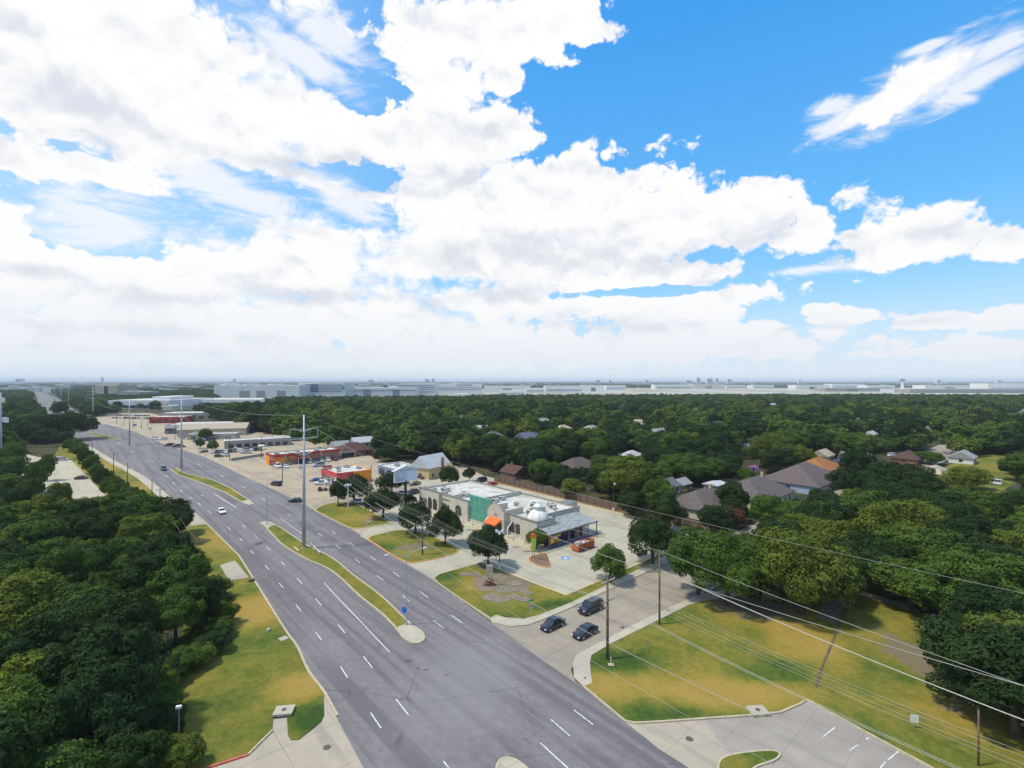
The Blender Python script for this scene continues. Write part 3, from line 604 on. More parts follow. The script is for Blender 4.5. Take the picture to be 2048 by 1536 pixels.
for y in (18.2, 20.5, 22.9, 25.2, 27.5): jt.b2(.2, .247, y - .04, y + .04, .9, 7.7)
for z in (2.6, 5.2): jt.b2(.2, .246, 18.12, 27.58, z - .03, z + .03)
jt.build('panel_joint', M['greenl'], mall); MB().b2(.1, .7, 18.1, 27.6, 0, .88).build('plinth', M['beige'], mall)
MB().b2(.71, 1.0, 18.3, 27.4, 0, 7.5).build('green_wall_backing', M['greyw'], mall)
def arch(x, y0, y1, z0, zs, name='arched_window', m='glass', dark=True):
    pts = [(y0, z0), (y1, z0), (y1, zs)] + [((y0 + y1) / 2 + (y1 - y0) / 2 * math.cos(a_ * math.pi / 10), zs + (y1 - y0) / 2 * .95 * math.sin(a_ * math.pi / 10)) for a_ in range(1, 10)] + [(y0, zs)]
    n = len(pts); q = MB().add([(x - .03, a_, b_) for a_, b_ in pts] + [(x + .02, a_, b_) for a_, b_ in pts], [tuple(range(n))[::-1]] + [(i, (i + 1) % n, (i + 1) % n + n, i + n) for i in range(n)])
    o = q.build(name, M[m], mall)
    f = MB()
    for i in range(2, n - 1): f.tube([(x - .05, *pts[i]), (x - .05, *pts[i + 1])], .07, 5)
    if m == 'glass': f.b2(x - .06, x - .035, (y0 + y1) / 2 - .04, (y0 + y1) / 2 + .04, z0, zs + (y1 - y0) * .4); f.b2(x - .061, x - .036, y0, y1, zs - .04, zs + .04)
    f.build('window_frame', M['cap'] if m == 'glass' else M['tanst'], o); return o
arch(.7, 6.6, 8.6, .9, 2.6); arch(.7, 8.9, 11.0, .9, 2.6)
arch(-.5, 30.6, 33.6, 1.0, 2.5)
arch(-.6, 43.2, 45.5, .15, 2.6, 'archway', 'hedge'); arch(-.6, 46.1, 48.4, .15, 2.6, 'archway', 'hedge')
for x, y0, y1, z0, z1 in ((.5, 37.0, 39.2, .5, 2.6), (.5, 39.8, 42.0, .5, 2.9), (.1, 49.5, 51.7, .5, 2.6), (.1, 52.2, 54.4, .5, 2.6)):
    o = MB().b2(x - .05, x + .02, y0, y1, z0, z1).build('window', M['glass'], mall)
    MB().b2(x - .08, x - .052, (y0 + y1) / 2 - .04, (y0 + y1) / 2 + .04, z0, z1).b2(x - .08, x - .053, y0, y1, z1 - .12, z1 - .04).build('window_frame', M['whitew'], o)
MB().b2(.42, .49, 37.4, 41.6, 3.7, 4.15).build('sign_band', M['cap'], mall)
MB().b2(-.93, -.88, 12.4, 17.2, 0, 2.9).build('entrance', M['blk'], mall)
MB().b2(-.98, -.94, 13.4, 14.5, .1, 2.4).build('door', M['glass'], mall)
MB().b2(-1.0, -.95, 14.2, 15.0, 4.5, 5.0).build('wall_emblem', M['brickd'], mall)
aw = MB(); aw.add([(-.92, 12.3, 3.9), (-.92, 17.0, 3.9), (-3.2, 17.0, 2.75), (-3.2, 12.3, 2.75), (-.92, 12.3, 3.75), (-.92, 17.0, 3.75), (-3.2, 17.0, 2.5), (-3.2, 12.3, 2.5)], [(0, 1, 2, 3), (7, 6, 5, 4), (0, 3, 7, 4), (1, 5, 6, 2), (3, 2, 6, 7)])
aw.build('awning', M['orange'], mall)
for y in (12.5, 16.8): MB().tube([(-3.1, y, 0), (-3.1, y, 2.55)], .05, 6).build('awning_post', M['whitew'], mall)
for y in (8.7, 17.8):  # white buttress arms beside the entrance
    MB().b2(-1.9, -1.65, y, y + .25, 0, 2.6).add([(-1.9, y, 2.6), (-1.9, y + .25, 2.6), (-.5, y + .25, 4.0), (-.5, y, 4.0), (-1.65, y, 2.6), (-1.65, y + .25, 2.6), (-.5, y + .25, 3.7), (-.5, y, 3.7)], [(0, 3, 2, 1), (4, 5, 6, 7), (0, 4, 7, 3), (1, 2, 6, 5)]).build('buttress', M['whitew'], mall)
dm = MB(); dm.lathe((3.2, 3.0, 4.66), [(2.75, 0), (2.8, .5), (2.72, 1.1), (2.4, 1.8), (1.9, 2.35), (1.35, 2.7), (1.1, 2.8)], 28)
do = dm.build('dome', M['whitew'], mall, True)
MB().lathe((3.2, 3.0, 7.46), [(1.0, 0), (.85, .1), (.85, .75), (1.15, .85), (1.15, 1.0), (.95, 1.25), (.5, 1.5), (.12, 1.62)], 20).build('lantern', M['whitew'], do, True)
rb = MB()
for k in range(8):
    a_ = k * math.pi / 4 + .2; rb.tube([(3.2 + r * math.cos(a_) * 1.012, 3 + r * math.sin(a_) * 1.012, 4.66 + z) for r, z in ((2.8, .5), (2.72, 1.1), (2.4, 1.8), (1.9, 2.35), (1.35, 2.7))], .055, 5)
rb.build('dome_rib', M['capl'], do)
# rooftop air conditioning, each unit a thing
def rooftop_unit(loc, dims, label, rz=A_V, fan=True):
    t = thing('rooftop_unit', label, 'air conditioner', loc, rz, 'air conditioning units on the flat roofs')
    x, y, z = dims; MB().b2(-x/2, x/2, -y/2, y/2, .12, z).b2(-x/2 + .1, x/2 - .1, -y/2 + .1, y/2 - .1, 0, .12).build('housing', M['hvac'], t)
    if fan: MB().lathe((0, y * .2, z), [(min(x, y) * .3, .001), (min(x, y) * .3, .12)], 14).build('fan', M['hvacd'], t)
    MB().b2(-x/2 - .03, -x/2 - .004, -y * .38, y * .38, z * .3, z * .8).build('grille', M['hvacd'], t)
    return t
for v, u, d, l in [(6.2, 7.8, (2.2, 3.4, 1.5), 'large grey rooftop unit on the white roof right beside the dome'), (10.5, 10.0, (2.0, 3.0, 1.3), 'pale rooftop unit behind the dome near the roof edge'), (12.5, 13.5, (1.8, 2.6, 1.2), 'greenish rooftop unit at the middle of the white mall roof'), (9.5, 18.0, (1.1, 1.1, 1.1), 'small dark rooftop unit in the middle of the mall roof'),
                   (8.0, 25.5, (1.5, 1.8, 1.1), 'grey rooftop unit just behind the top edge of the green wall'), (11.0, 26.0, (1.6, 1.6, 1.2), 'light rooftop unit farther back behind the green wall'), (5.5, 37.0, (1.9, 2.6, 1.2), 'box shaped rooftop unit over the shop with the dark sign band'), (5.0, 47.0, (2.0, 2.6, 1.3), 'rooftop unit over the double archway shop'),
                   (15.0, 9.0, (1.4, 1.4, 1.3), 'rooftop unit nearest the back corner of the mall roof')]:
    rooftop_unit(UV(u, v, 4.66), d, l)
for v, u, l in [(13.5, 7.0, 'mushroom shaped roof vent behind the dome'), (16.0, 12.0, 'slender roof vent near the back edge of the mall roof'), (7.5, 14.5, 'short black roof vent between two rooftop units')]:
    t = thing('roof_vent', l, 'roof vent', UV(u, v, 4.66), 0, 'vents on the mall roof'); MB().lathe((0, 0, 0), [(.3, 0), (.3, .8)], 12).build('pipe', M['metal'], t); MB().lathe((0, 0, .8), [(.3, 0), (.5, .1), (.4, .35), (.1, .45)], 12).build('cowl', M['hvac'], t)
# patio roof with tin sheets
pt = thing('patio_shelter', 'open patio shelter with weathered tin roof on timber posts against the mall end', 'shelter', UV(0, 0), A_V)
pr = MB(); nseg = 37
zs = lambda y: 3.6 + (y + 4.2) * .115
for i in range(nseg):
    x0, x1 = -.3 + i * .5, -.3 + (i + .5) * .5; x2 = x1 + .25
    ye = -.2 if x0 < 6.6 else 3.58
    pr.add([(x0, -4.3, zs(-4.3)), (x1, -4.3, zs(-4.3) + .06), (x1, ye, zs(ye) + .06), (x0, ye, zs(ye))], [(0, 1, 2, 3), (3, 2, 1, 0)])
    pr.add([(x1, -4.3, zs(-4.3) + .06), (x2, -4.3, zs(-4.3)), (x2, ye, zs(ye)), (x1, ye, zs(ye) + .06)], [(0, 1, 2, 3), (3, 2, 1, 0)])
pr.build('tin_roof', M['corr'], pt)
MB().b2(-.3, 18.2, -4.28, -4.12, 3.25, 3.56).b2(-.3, -.14, -4.1, -.2, 3.3, 3.58).build('fascia', M['wood'], pt)
for i in range(6): MB().b2(.05 + 3.55 * i - .1, .05 + 3.55 * i + .1, -4.1, -3.9, .15, 3.5).build('post', M['wood'], pt)
M['purple'] = plain('purple painted base', (.085, .06, .17), .8)
MB().b2(0, 17.9, -4.35, -3.75, .15, .35).build('deck_edge', M['purple'], pt)
M['dkblue'] = plain('dark blue shopfront', (.035, .035, .085), .6)
MB().b2(6.7, 18, 3.5, 3.68, .15, 4.1).build('shopfront', M['dkblue'], pt)
MB().b2(.2, 14.1, -2.3, -2.2, .15, 3.55).b2(14.0, 14.1, -2.19, 3.4, .15, 3.7).build('screen_wall', M['dkblue'], pt)  # added dark panels, standing in for the shaded interior under the tin roof
M['banner'] = mat('yellow banner', rough=.6, fn=mottled((.80, .40, .02), (.85, .52, .05), .9))
bn = thing('banner', 'orange-yellow banner hanging between posts of the patio shelter', 'banner', UV(-4.0, .15), A_V)
vs = []; fs = []
for i in range(9):
    for j in range(5): vs.append((.25 + i * .44, -.22 + .12 * math.sin(i * .9 + j * .4), 1.25 + j * .46 + (.10 if i in (0, 8) else 0) * (j - 2)))
for i in range(8):
    for j in range(4): a_ = i * 5 + j; fs += [(a_, a_ + 5, a_ + 6, a_ + 1), (a_ + 1, a_ + 6, a_ + 5, a_)]
MB().add(vs, fs).build('cloth', M['banner'], bn, True)
wr = MB()
for k, (x0, x1, z) in enumerate([(.7, 2.9, 2.75), (1.0, 2.6, 2.45), (.8, 2.8, 2.12)]): wr.b2(x0, x1, -.34, -.30, z, z + .13)
wr.build('lettering', M['whitew'], bn)
# round drums under the patio, round tables
for i, (x, y, l) in enumerate([(11.2, -2.8, 'big round disc table tipped on edge under the tin roof'), (14.6, -2.2, 'second pale round table tipped on edge beside the far post')]):
    t = thing('round_table', l, 'table', UV(y, x, .15), A_V, 'round tables under the patio roof')
    MB().tube([(0, -.05, .95), (0, .05, .95)], .8, 18).build('tabletop', M['hvac'] if i else M['brick'], t); MB().tube([(0, .05, .95), (0, .5, .3)], .05, 6).build('leg', M['blk'], t)
# utility shed box behind
t = thing('equipment_shed', 'small windowless grey metal enclosure standing in the rear drive behind the mall', 'enclosure', UV(18, 31), A_V)
MB().b2(-2.2, 2.2, -2, 2, 0, 2.5).build('wall', M['metal'], t); MB().b2(-2.05, 2.05, -1.85, 1.85, 2.5, 2.53).build('roof', M['cap'], t)
MB().b2(-2.24, -2.203, -.9, .9, .1, 2.2).build('gate', M['hvac'], t)
# wooden fence behind the lot
def board_fence(name, label, a, b, h, m='fence', post=3.0, ph=.15, board=.22):
    a, b = Vector((*a[:2], 0)), Vector((*b[:2], 0)); L = (b - a).length; t = thing(name, label, 'fence', a, math.atan2((b - a).y, (b - a).x))
    mb = MB(); k = int(L / board)
    for i in range(k):
        x = i * board; hh = h + .05 * math.sin(i * 2.3) ; y = .012 * (i % 2)
        mb.b2(x, x + board * .93, y, y + .03, .02, hh)
    mb.build('boards', M[m], t); MB().b2(0, L, -.06, -.005, h * .75, h * .75 + .09).b2(0, L, -.06, -.004, h * .25, h * .25 + .09).build('rail', M[m], t)
    for i in range(int(L / post) + 1): MB().b2(i * post - .06, i * post + .06, -.18, -.065, 0, h + ph).build('post', M[m], t)
    return t
board_fence('wooden_fence', 'long weathered brown board fence behind the strip mall parking lot', UV(67, 42), UV(-25, 41.3), 2.3)

def unit_box(name, label, cat, corner, lu, lv, h, wall, roof, parapet=.5, rz=None, cap=None, floor=True):
    """flat roofed building; corner = near corner, x = v direction, y = u direction"""
    t = thing(name, label, cat, corner, A_V if rz is None else rz)
    MB().b2(0, lv, 0, .3, 0, h).b2(0, lv, lu - .3, lu, 0, h).b2(0, .3, .302, lu - .302, 0, h).b2(lv - .3, lv, .302, lu - .302, 0, h).build('wall', M[wall], t)
    MB().b2(.3, lv - .3, .3, lu - .3, h - parapet - .2, h - parapet).build('roof', M[roof], t)
    if cap: MB().b2(-.1, lv + .1, -.1, .38, h + .002, h + .14).b2(-.1, lv + .1, lu - .38, lu + .1, h + .002, h + .14).b2(-.1, .38, .382, lu - .382, h + .002, h + .14).b2(lv - .38, lv + .1, .382, lu - .382, h + .002, h + .14).build('coping', M[cap], t)
    return t
# red banded store
rs = unit_box('store', 'long brown brick store with dark red roof band and white flat roof', 'store', G(546, 933), 11.5, 32, 5.3, 'brick', 'roofw', .35)
MB().b2(-.08, 32.08, -.08, -.004, 4.2, 5.45).b2(-.08, -.004, 0, 11.58, 4.2, 5.45).b2(32.004, 32.08, 0, 11.5, 4.2, 5.45).build('red_fascia', M['dred'], rs)
MB().b2(-.06, -.005, 6.0, 11.3, 0, 4.18).build('orange_panel', M['orangew'], rs); MB().b2(0.2, 5.2, -.06, -.005, 0.0, 3.9).build('orange_panel', M['orangew'], rs)
for x0 in (1.2, 7.2): MB().b2(x0, x0 + 2.6, -.12, -.062, 2.9, 3.7).build('sign', M['orange'], rs)
for i in range(3): MB().b2(-.10, -.062, .8 + i * 1.8, 2.2 + i * 1.8, .3, 2.6).build('window', M['glass'], rs)
cp = MB().b2(10.5, 16.5, -2.6, -.1, 2.7, 2.95); cp.build('canopy', M['dred'], rs); MB().b2(10.8, 16.2, -.07, -.006, 0, 2.5).build('entrance', M['dkblue'], rs)
for x in (10.7, 16.3): MB().tube([(x, -2.4, 0), (x, -2.4, 2.7)], .14, 8).build('canopy_post', M['whitew'], rs)
for x, y, l in ((3, 5, 'rooftop unit nearest the front of the red banded store'), (13, 6.5, 'rooftop unit over the middle of the red banded store'), (22, 5, 'rooftop unit toward the rear of the red banded store'), (27, 7.5, 'tall rooftop unit at the rear end of the red banded store')):
    o = G(546, 933) + VD * x + UD * y; rooftop_unit((o.x, o.y, 4.95), (1.9, 2.4, 1.1), l)
t = unit_box('lean_to', 'low dark lean-to with white roof at the end of the brick store', 'shed', G(682, 917), 7, 8, 3.2, 'greyw', 'roofw', .1)
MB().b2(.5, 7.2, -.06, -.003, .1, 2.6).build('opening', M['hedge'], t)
# small orange shop with red band
os_ = unit_box('corner_shop', 'small shop with bright red band and orange side wall under a grey-white roof', 'shop', G(674, 972), 15.6, 14, 4.75, 'orangew', 'roofw', .3)
MB().b2(-.08, -.004, -.08, 15.68, 2.9, 4.85).b2(-.08, 6.6, -.08, -.004, 2.6, 4.85).build('red_fascia', M['red'], os_)
MB().b2(-.05, -.005, 0, 15.6, 0, 2.88).build('stone_front', M['brick'], os_)
MB().b2(-.10, -.052, 9.5, 15.2, .2, 2.8).build('mural', M['brickd'], os_)
for i in range(3): MB().b2(-.09, -.052, 1 + i * 2.6, 3 + i * 2.6, .4, 2.4).build('window', M['glass'], os_)
for x, y, d, l in ((5, 11, (1.6, 1.6, 1.0), 'dark rooftop unit in the middle of the orange shop roof'), (9, 12, (2, 1.6, 1.1), 'rooftop unit at the back of the orange shop roof'), (11.5, 6, (1.8, 1.8, .9), 'pinkish rooftop unit near the orange wall top'), (3, 5, (1.2, 1.2, .6), 'small rooftop unit near the red corner of the orange shop')):
    o = G(674, 972) + VD * x + UD * y; rooftop_unit((o.x, o.y, 4.45), d, l)
# blue grey garage
o = G(789, 938, 4.0); o.z = 0
bg_ = unit_box('garage', 'blue-grey flat garage with white parapet behind the sign pylon', 'garage', o, 14.5, 10.8, 4.0, 'bluegrey', 'roofw', .3, cap='whitew')
MB().b2(-.05, -.004, 8.5, 13.5, .1, 2.8).build('roller_door', M['dkblue'], bg_); MB().b2(-.05, -.004, 1.5, 6.5, .1, 2.8).build('roller_door', M['dkblue'], bg_)
q = o + VD * 5 + UD * 7; rooftop_unit((q.x, q.y, 3.7), (1.8, 1.8, 1.1), 'grey rooftop unit on the blue-grey garage')

def house(px, py, rz, L, W, h, roof, label, wall='cream', gable=False, pitch=.42, chim=True, name='house', door=True):
    """bungalow with overhanging hipped or gabled roof; (px,py) = ground under its centre"""
    c = G(px, py); t = thing(name, label, 'house', c, rz)
    MB().b2(-L/2, L/2, -W/2, W/2, 0, h).build('wall', M[wall], t)
    e = .5; a, b = L/2 + e, W/2 + e; rh = b * pitch * 2 * .62 + .3; k = 0 if gable else min(b, a * .7)
    r = MB(); r.add([(-a, -b, h - .05), (a, -b, h - .05), (a, b, h - .05), (-a, b, h - .05), (-a + k, 0, h + rh), (a - k, 0, h + rh), (-a, -b, h - .25), (a, -b, h - .25), (a, b, h - .25), (-a, b, h - .25)],
          [(0, 1, 5, 4), (2, 3, 4, 5), (1, 2, 5), (3, 0, 4), (9, 8, 7, 6), (0, 6, 7, 1), (1, 7, 8, 2), (2, 8, 9, 3), (3, 9, 6, 0)])
    ro = r.build('roof', M['roof ' + roof], t)
    if gable: MB().add([(-L/2 - .004, -W/2, h), (-L/2 - .004, W/2, h), (-L/2 - .004, 0, h + rh * .86)], [(0, 2, 1), (0, 1, 2)]).add([(L/2 + .004, -W/2, h), (L/2 + .004, W/2, h), (L/2 + .004, 0, h + rh * .86)], [(0, 1, 2), (0, 2, 1)]).build('gable', M[wall], t)
    if chim: MB().b2(L * .22, L * .22 + .9, -.9, -.2, h, h + rh + .9).build('chimney', M['yellowb'] if wall == 'cream' else M['brickd'], ro)
    for s in (-1, 1):
        for x in (-.32, .0, .32):
            wn = MB().b2(L * x - .6, L * x + .6, s * (W/2 + .004), s * (W/2 + .05), .9, 2.2).build('window', M['glass'], t)
    for s in (-1, 1): MB().b2(s * (L/2 + .004), s * (L/2 + .05), -.7, .7, .9, 2.2).build('window', M['glass'], t)
    if door: MB().b2(L * .15, L * .15 + 1, -W/2 - .06, -W/2 - .004, .05, 2.1).build('door', M['door'], t)
    CLEAR.append((c.x, c.y, max(L, W) * .5 + 1.5))
    return t
HOUSES = [
 (1402, 1022, A_V, 20, 13, 2.9, 'grey-brown', 'brown hipped bungalow nearest the board fence, tree at its corner', 'cream', False, True),
 (1506, 1001, A_V, 25, 17, 3.0, 'grey-brown', 'wide brown-roofed house with pale chimney beside the white car', 'cream', False, True),
 (1604, 972, A_V, 28, 20, 3.1, 'grey-brown', 'large mauve-brown roofed house with blue-grey gable, third along the side street', 'paleb', False, False),
 (1634, 948, A_V, 20, 14, 3.1, 'orange', 'house with bright orange tiled roof among the brown ones', 'brick', False, False),
 (1683, 943, A_V, 12, 10, 3.1, 'blue-grey', 'slate blue roofed house right behind the orange roof', 'whitew', True, False),
 (1644, 922, A_V, 11, 8, 3.2, 'tan', 'cream gabled cottage behind the yellow-green tree and orange roof', 'cream', True, False),
 (1712, 930, A_U, 12, 8, 3.4, 'dark grey', 'white walled cottage with dark grey gable roof', 'whitew', True, False),
 (1510, 893, A_V, 12, 8, 3.0, 'brown', 'small brown cottage half hidden left of the pale green tree', 'whitew', True, False),
 (1496, 905, A_U, 7, 6, 3.0, 'grey', 'tiny grey gabled outbuilding left of the brown cottage', 'paleb', True, False),
 (1154, 945, A_V, 17, 12, 3.0, 'brown', 'brown hipped roof deep among dark trees behind the fence', 'cream', False, False),
 (1030, 955, A_U, 9, 8, 2.6, 'red-brown', 'red-brown brick cottage showing just above the fence end', 'brickd', True, True),
 (862, 952, A_V + .25, 13, 10, 4.6, 'pale grey', 'ochre brick cottage with steep pale grey roof and front gable', 'yellowb', True, False),
 (705, 910, A_V, 17, 13, 3.0, 'red-brown', 'red-brown hipped roof house behind the brick store', 'brickd', False, False),
 (728, 893, A_V, 15, 9, 3.2, 'pale grey', 'pale grey roofed house up the slope behind the red-brown roof', 'cream', True, False),
 (680, 900, A_V, 9, 7, 3.0, 'grey', 'small grey roofed house left of the pale roofed one', 'whitew', True, False),
 (1315, 876, A_V, 18, 12, 3.2, 'grey', 'grey gabled roof showing through the canopy mid wood', 'cream', True, False),
 (1275, 855, A_V, 20, 13, 3.2, 'tan', 'tan roof farther back among the canopy, left of the grey gable', 'cream', False, False),
 (1235, 833, A_V, 18, 12, 3.4, 'grey-brown', 'pale brown roof slope above the tan roof in the far canopy', 'cream', True, False),
 (1182, 868, A_V, 16, 12, 3.1, 'grey', 'grey roof in a shaded gap left of the tan roofs', 'whitew', False, False),
 (1056, 883, A_V, 15, 10, 3.1, 'blue-grey', 'bluish roof corner glinting in the shaded canopy', 'whitew', True, False),
 (1085, 849, A_V, 13, 9, 3.1, 'grey', 'little grey roof in the upper left of the neighbourhood', 'cream', True, False),
 (1330, 985, A_V, 9, 7, 2.7, 'dark grey', 'small grey shed roofed outbuilding behind the lot fence', 'cream', True, False),
 (1361, 980, A_V, 6, 5, 2.6, 'grey', 'yellow garden shed with grey gable roof', 'yellowb', True, False),
 (1262, 922, A_V, 10, 7, 3.0, 'pale grey', 'white roofed garage peeking through dark trees', 'whitew', False, False),
 (1430, 984, A_V, 7, 5, 3.2, 'pale grey', 'bright white flat roofed annexe left of the wide house', 'greyw', True, False),
 (1870, 958, A_V, 13, 9, 2.8, 'tan', 'tan roofed house behind the bright yellow-green tree', 'brick', False, False),
 (1925, 925, A_V, 12, 9, 3.0, 'grey', 'grey roofed house tucked beyond the bright yellow-green tree', 'whitew', True, False),
 (1815, 925, A_V, 16, 10, 2.8, 'red-brown', 'red-brown low roof beside the side street far end', 'brickd', False, False),
 (1850, 868, A_V, 10, 8, 3.6, 'grey', 'grey-white house far up between dark crowns', 'cream', True, False),
 (1545, 816, A_V, 17, 11, 3.5, 'pale grey', 'pale roof among the far crowns below the airfield', 'whitew', True, False),
 (1530, 838, A_V, 12, 9, 3.5, 'grey', 'small pale house in the far canopy over the brown cottage', 'whitew', True, False),
 (985, 880, A_V, 12, 9, 3.0, 'dark grey', 'dark roof deep in shade left part of the neighbourhood', 'cream', False, False),
 (1125, 866, A_V, 14, 10, 3.2, 'tan', 'tan roof glimpsed left of the shaded grey roof', 'cream', False, False),
 (1430, 852, A_V, 14, 10, 3.3, 'pale grey', 'pale roof glimpsed high between the far grey gable and the small pale house', 'whitew', True, False),
 (1740, 880, A_V, 13, 9, 3.2, 'pale grey', 'white roof glimpsed over the far end of the side street', 'whitew', True, False),
 (1715, 850, A_V, 14, 9, 3.3, 'grey', 'grey roof glimpsed beyond the far side street trees', 'cream', True, False),
 (960, 866, A_V, 14, 9, 3.2, 'pale grey', 'white roof glimpsed in the left far canopy over the ochre cottage', 'whitew', True, False),
 (920, 842, A_V, 14, 10, 3.3, 'grey-brown', 'brownish roof glimpsed at the upper left of the canopy', 'cream', False, False),
 (1390, 826, A_V, 16, 10, 3.3, 'tan', 'tan roof glimpsed near the far edge of the canopy', 'cream', False, False),
 (1650, 826, A_V, 15, 10, 3.4, 'pale grey', 'pale roof glimpsed near the canopy edge below the control tower', 'whitew', True, False),
 (2020, 838, A_V, 13, 9, 3.4, 'pale grey', 'white roofed house at the far right of the neighbourhood', 'whitew', False, False)]
for px, py, rz, L, W, h, rf, lab, wl, gb, ch in HOUSES:
    house(px, py, rz, L, W, h, rf, lab, wl, gb, .62 if py == 952 else .05 if px == 1430 else .42, ch)
    Y = G(px, py).y; s = FPX / Y; keep_open(px - L * s * .34, py - 6.5 * s, px + L * s * .34, py - (2.0 if py in (1022, 1001, 972, 948, 952, 922, 930) else 3.2 if py > 900 else 2.6) * s, Y)
keep_open(1380, 975, 1436, 1030, 154); keep_open(1455, 955, 1545, 1000, 172); keep_open(1560, 930, 1690, 972, 200)
# details of the ochre cottage: front gable porch
t_ = bpy.data.objects['house.011']
pg = MB(); pg.b2(2, 5.5, -8.2, -5.0, 0, 2.6); pg.add([(1.5, -8.6, 2.4), (6, -8.6, 2.4), (3.75, -8.6, 5.6), (1.5, -4, 2.4), (6, -4, 2.4), (3.75, -4, 5.6)], [(0, 1, 2), (0, 2, 5, 3), (1, 4, 5, 2), (5, 2, 0, 3)])
pg.build('porch', M['yellowb'], t_); MB().b2(3.2, 4.3, -8.68, -8.2, .1, 2.1).build('porch_door', M['door'], t_); MB().b2(.6, 1.5, -5.9, -5.1, 0, 8.2).build('chimney', M['brickd'], t_)

# business row farther up the road
pz = unit_box('plaza', 'long pale grey single storey plaza with flat white roof beside a car lot', 'shop building', G(449, 898), 10, 36, 4.6, 'greyw', 'roofw', .1, rz=math.radians(31), cap='whitew')
for i in range(8): MB().b2(2 + i * 4.2, 4.6 + i * 4.2, -.05, -.004, .3, 2.5).build('window' if i % 3 else 'door', M['glass'], pz)
t = unit_box('plaza_annexe', 'lower cream annexe with white roof right of the long plaza', 'shop building', G(541, 889), 12, 12, 4.0, 'cream', 'roofw', .1, cap='whitew')
for i in range(3): MB().b2(1 + i * 3.6, 3.4 + i * 3.6, -.05, -.004, .2, 2.6).build('window', M['glass'], t)
wl_ = unit_box('warehouse', 'broad workshop with bright white fascia over a dark front', 'workshop', G(330, 868), 30, 62, 6.8, 'dkblue', 'roofw', .3, rz=math.radians(14))
MB().b2(-.1, 62.1, -.1, -.004, 4.1, 6.9).build('fascia', M['whitew'], wl_)
for i in range(5): MB().b2(4 + i * 12, 10 + i * 12, -.06, -.005, .2, 3.6).build('roller_door', M['cap'], wl_)
gr = house(432, 868, math.radians(20), 44, 26, 5, 'tan', 'wide tan gabled shed with pale roof behind the car lot', 'tanst', True, .18, False, 'barn')
t = unit_box('workshop', 'low tan workshop with pale roof right beside the steel power pole', 'workshop', G(375, 880), 9, 30, 3.8, 'tanst', 'roofw', .1, rz=math.radians(12), cap='whitew')
for i in range(4): MB().b2(2 + i * 7, 5.5 + i * 7, -.05, -.004, .1, 2.6).build('roller_door', M['greyw'], t)
t = unit_box('red_diner', 'low dark red roadside building with flat roof among parked cars', 'diner', G(298, 847), 22, 30, 6, 'dred', 'roofw', .2, rz=math.radians(10))
for i in range(5): MB().b2(2 + i * 5.5, 5 + i * 5.5, -.05, -.004, .4, 3).build('window', M['glass'], t)
t = unit_box('grey_store', 'long low store with grey-white roof behind the red diner', 'store', G(318, 838), 30, 60, 6, 'greyw', 'roofw', .2, rz=math.radians(8))
for i in range(6): MB().b2(3 + i * 9, 8 + i * 9, -.06, -.004, .4, 3).build('window', M['glass'], t)
def big(name, label, px0, px1, pyb, pyt, depth, wall, bands=(), roof='roofw', lump=(), cat='building', win='glass', z0=0):
    Y = HC * FPX / (pyb - HOR); x0 = (px0 - 1024) / FPX * Y; x1 = (px1 - 1024) / FPX * Y; h = HZ(pyt, Y)
    t = thing(name, label, cat, (x0, Y, 0)); W = x1 - x0
    MB().b2(0, W, 0, depth, z0, h).build('wall', M[wall], t); MB().b2(1, W - 1, 1, depth - 1, h + .01, h + .4).build('roof', M[roof], t)
    for a, b, q0, q1 in bands: MB().b2(W * a, W * b, -.5, -.01, h * q0, h * q1).build('window_band', M[win], t)
    for a, b, q in lump: MB().b2(W * a, W * b, depth * .2, depth * .7, h + .41, h + q).build('penthouse', M[wall], t)
    CLEAR.append((x0 + W / 2, Y + depth / 2, W * .5)); OPEN.append((px0, pyt, px1, pyb - (pyb - pyt) * .35, Y)); return t
big('brick_hospital', 'tan brick block with dark central bay beyond the long white roofs', 190, 234, 797, 771, 60, 'tanst', [(.42, .58, 0, .95)], lump=[(.2, .9, 5)])
big('low_school', 'low pale school with stepped roof right of the tan brick block', 236, 280, 799, 784, 60, 'greyw', [(.1, .9, .3, .6)], lump=[(.2, .5, 4)])
big('depot', 'long low depot with wide white roof across the upper left', 216, 338, 817, 801, 110, 'ivory', [(.02, .98, .08, .42)], lump=[(.55, .85, 5)])
big('terminal_shed', 'very long thin white roofed shed running behind the trees', 330, 530, 812, 799.5, 80, 'whitew', [(.02, .98, .15, .5)])
big('white_annexe', 'small white flat building between trees under the long shed', 320, 344, 821, 812, 30, 'cream')
big('assembly_hall', 'huge windowless pale assembly hall with buttress ribs on the left skyline', 428, 598, 798, 771, 120, 'ivory', [(.30, .42, 0, .62), (.50, .60, 0, .62), (.74, .84, 0, .62)], win='greyw', lump=[(0, .07, 4), (.27, .31, 3), (.57, .63, 3)])
big('office_slab', 'tall white office slab with glass strip bays beside the assembly hall', 598, 690, 796, 766, 70, 'whitew', [(.02, .93, .42, .48), (.02, .93, .56, .62), (.02, .93, .70, .76), (.02, .93, .84, .90), (.14, .42, .40, .92), (.93, .99, .55, .85)], win='bluegrey')
big('office_wing', 'long low white office wing with dark glass portals', 690, 830, 794, 776, 60, 'whitew', [(.0, 1, .72, .80), (.26, .37, 0, .8), (.68, .78, 0, .8)], win='bluegrey', lump=[(.05, .12, 2.5), (.35, .5, 2.5), (.6, .72, 4)])
big('office_tower_block', 'white five storey office block with brown ground floor', 796, 871, 791, 767, 60, 'whitew', [(.0, 1, .5, .55), (.0, 1, .66, .71), (.0, 1, .82, .87), (.0, .98, .28, .34)], win='bluegrey')
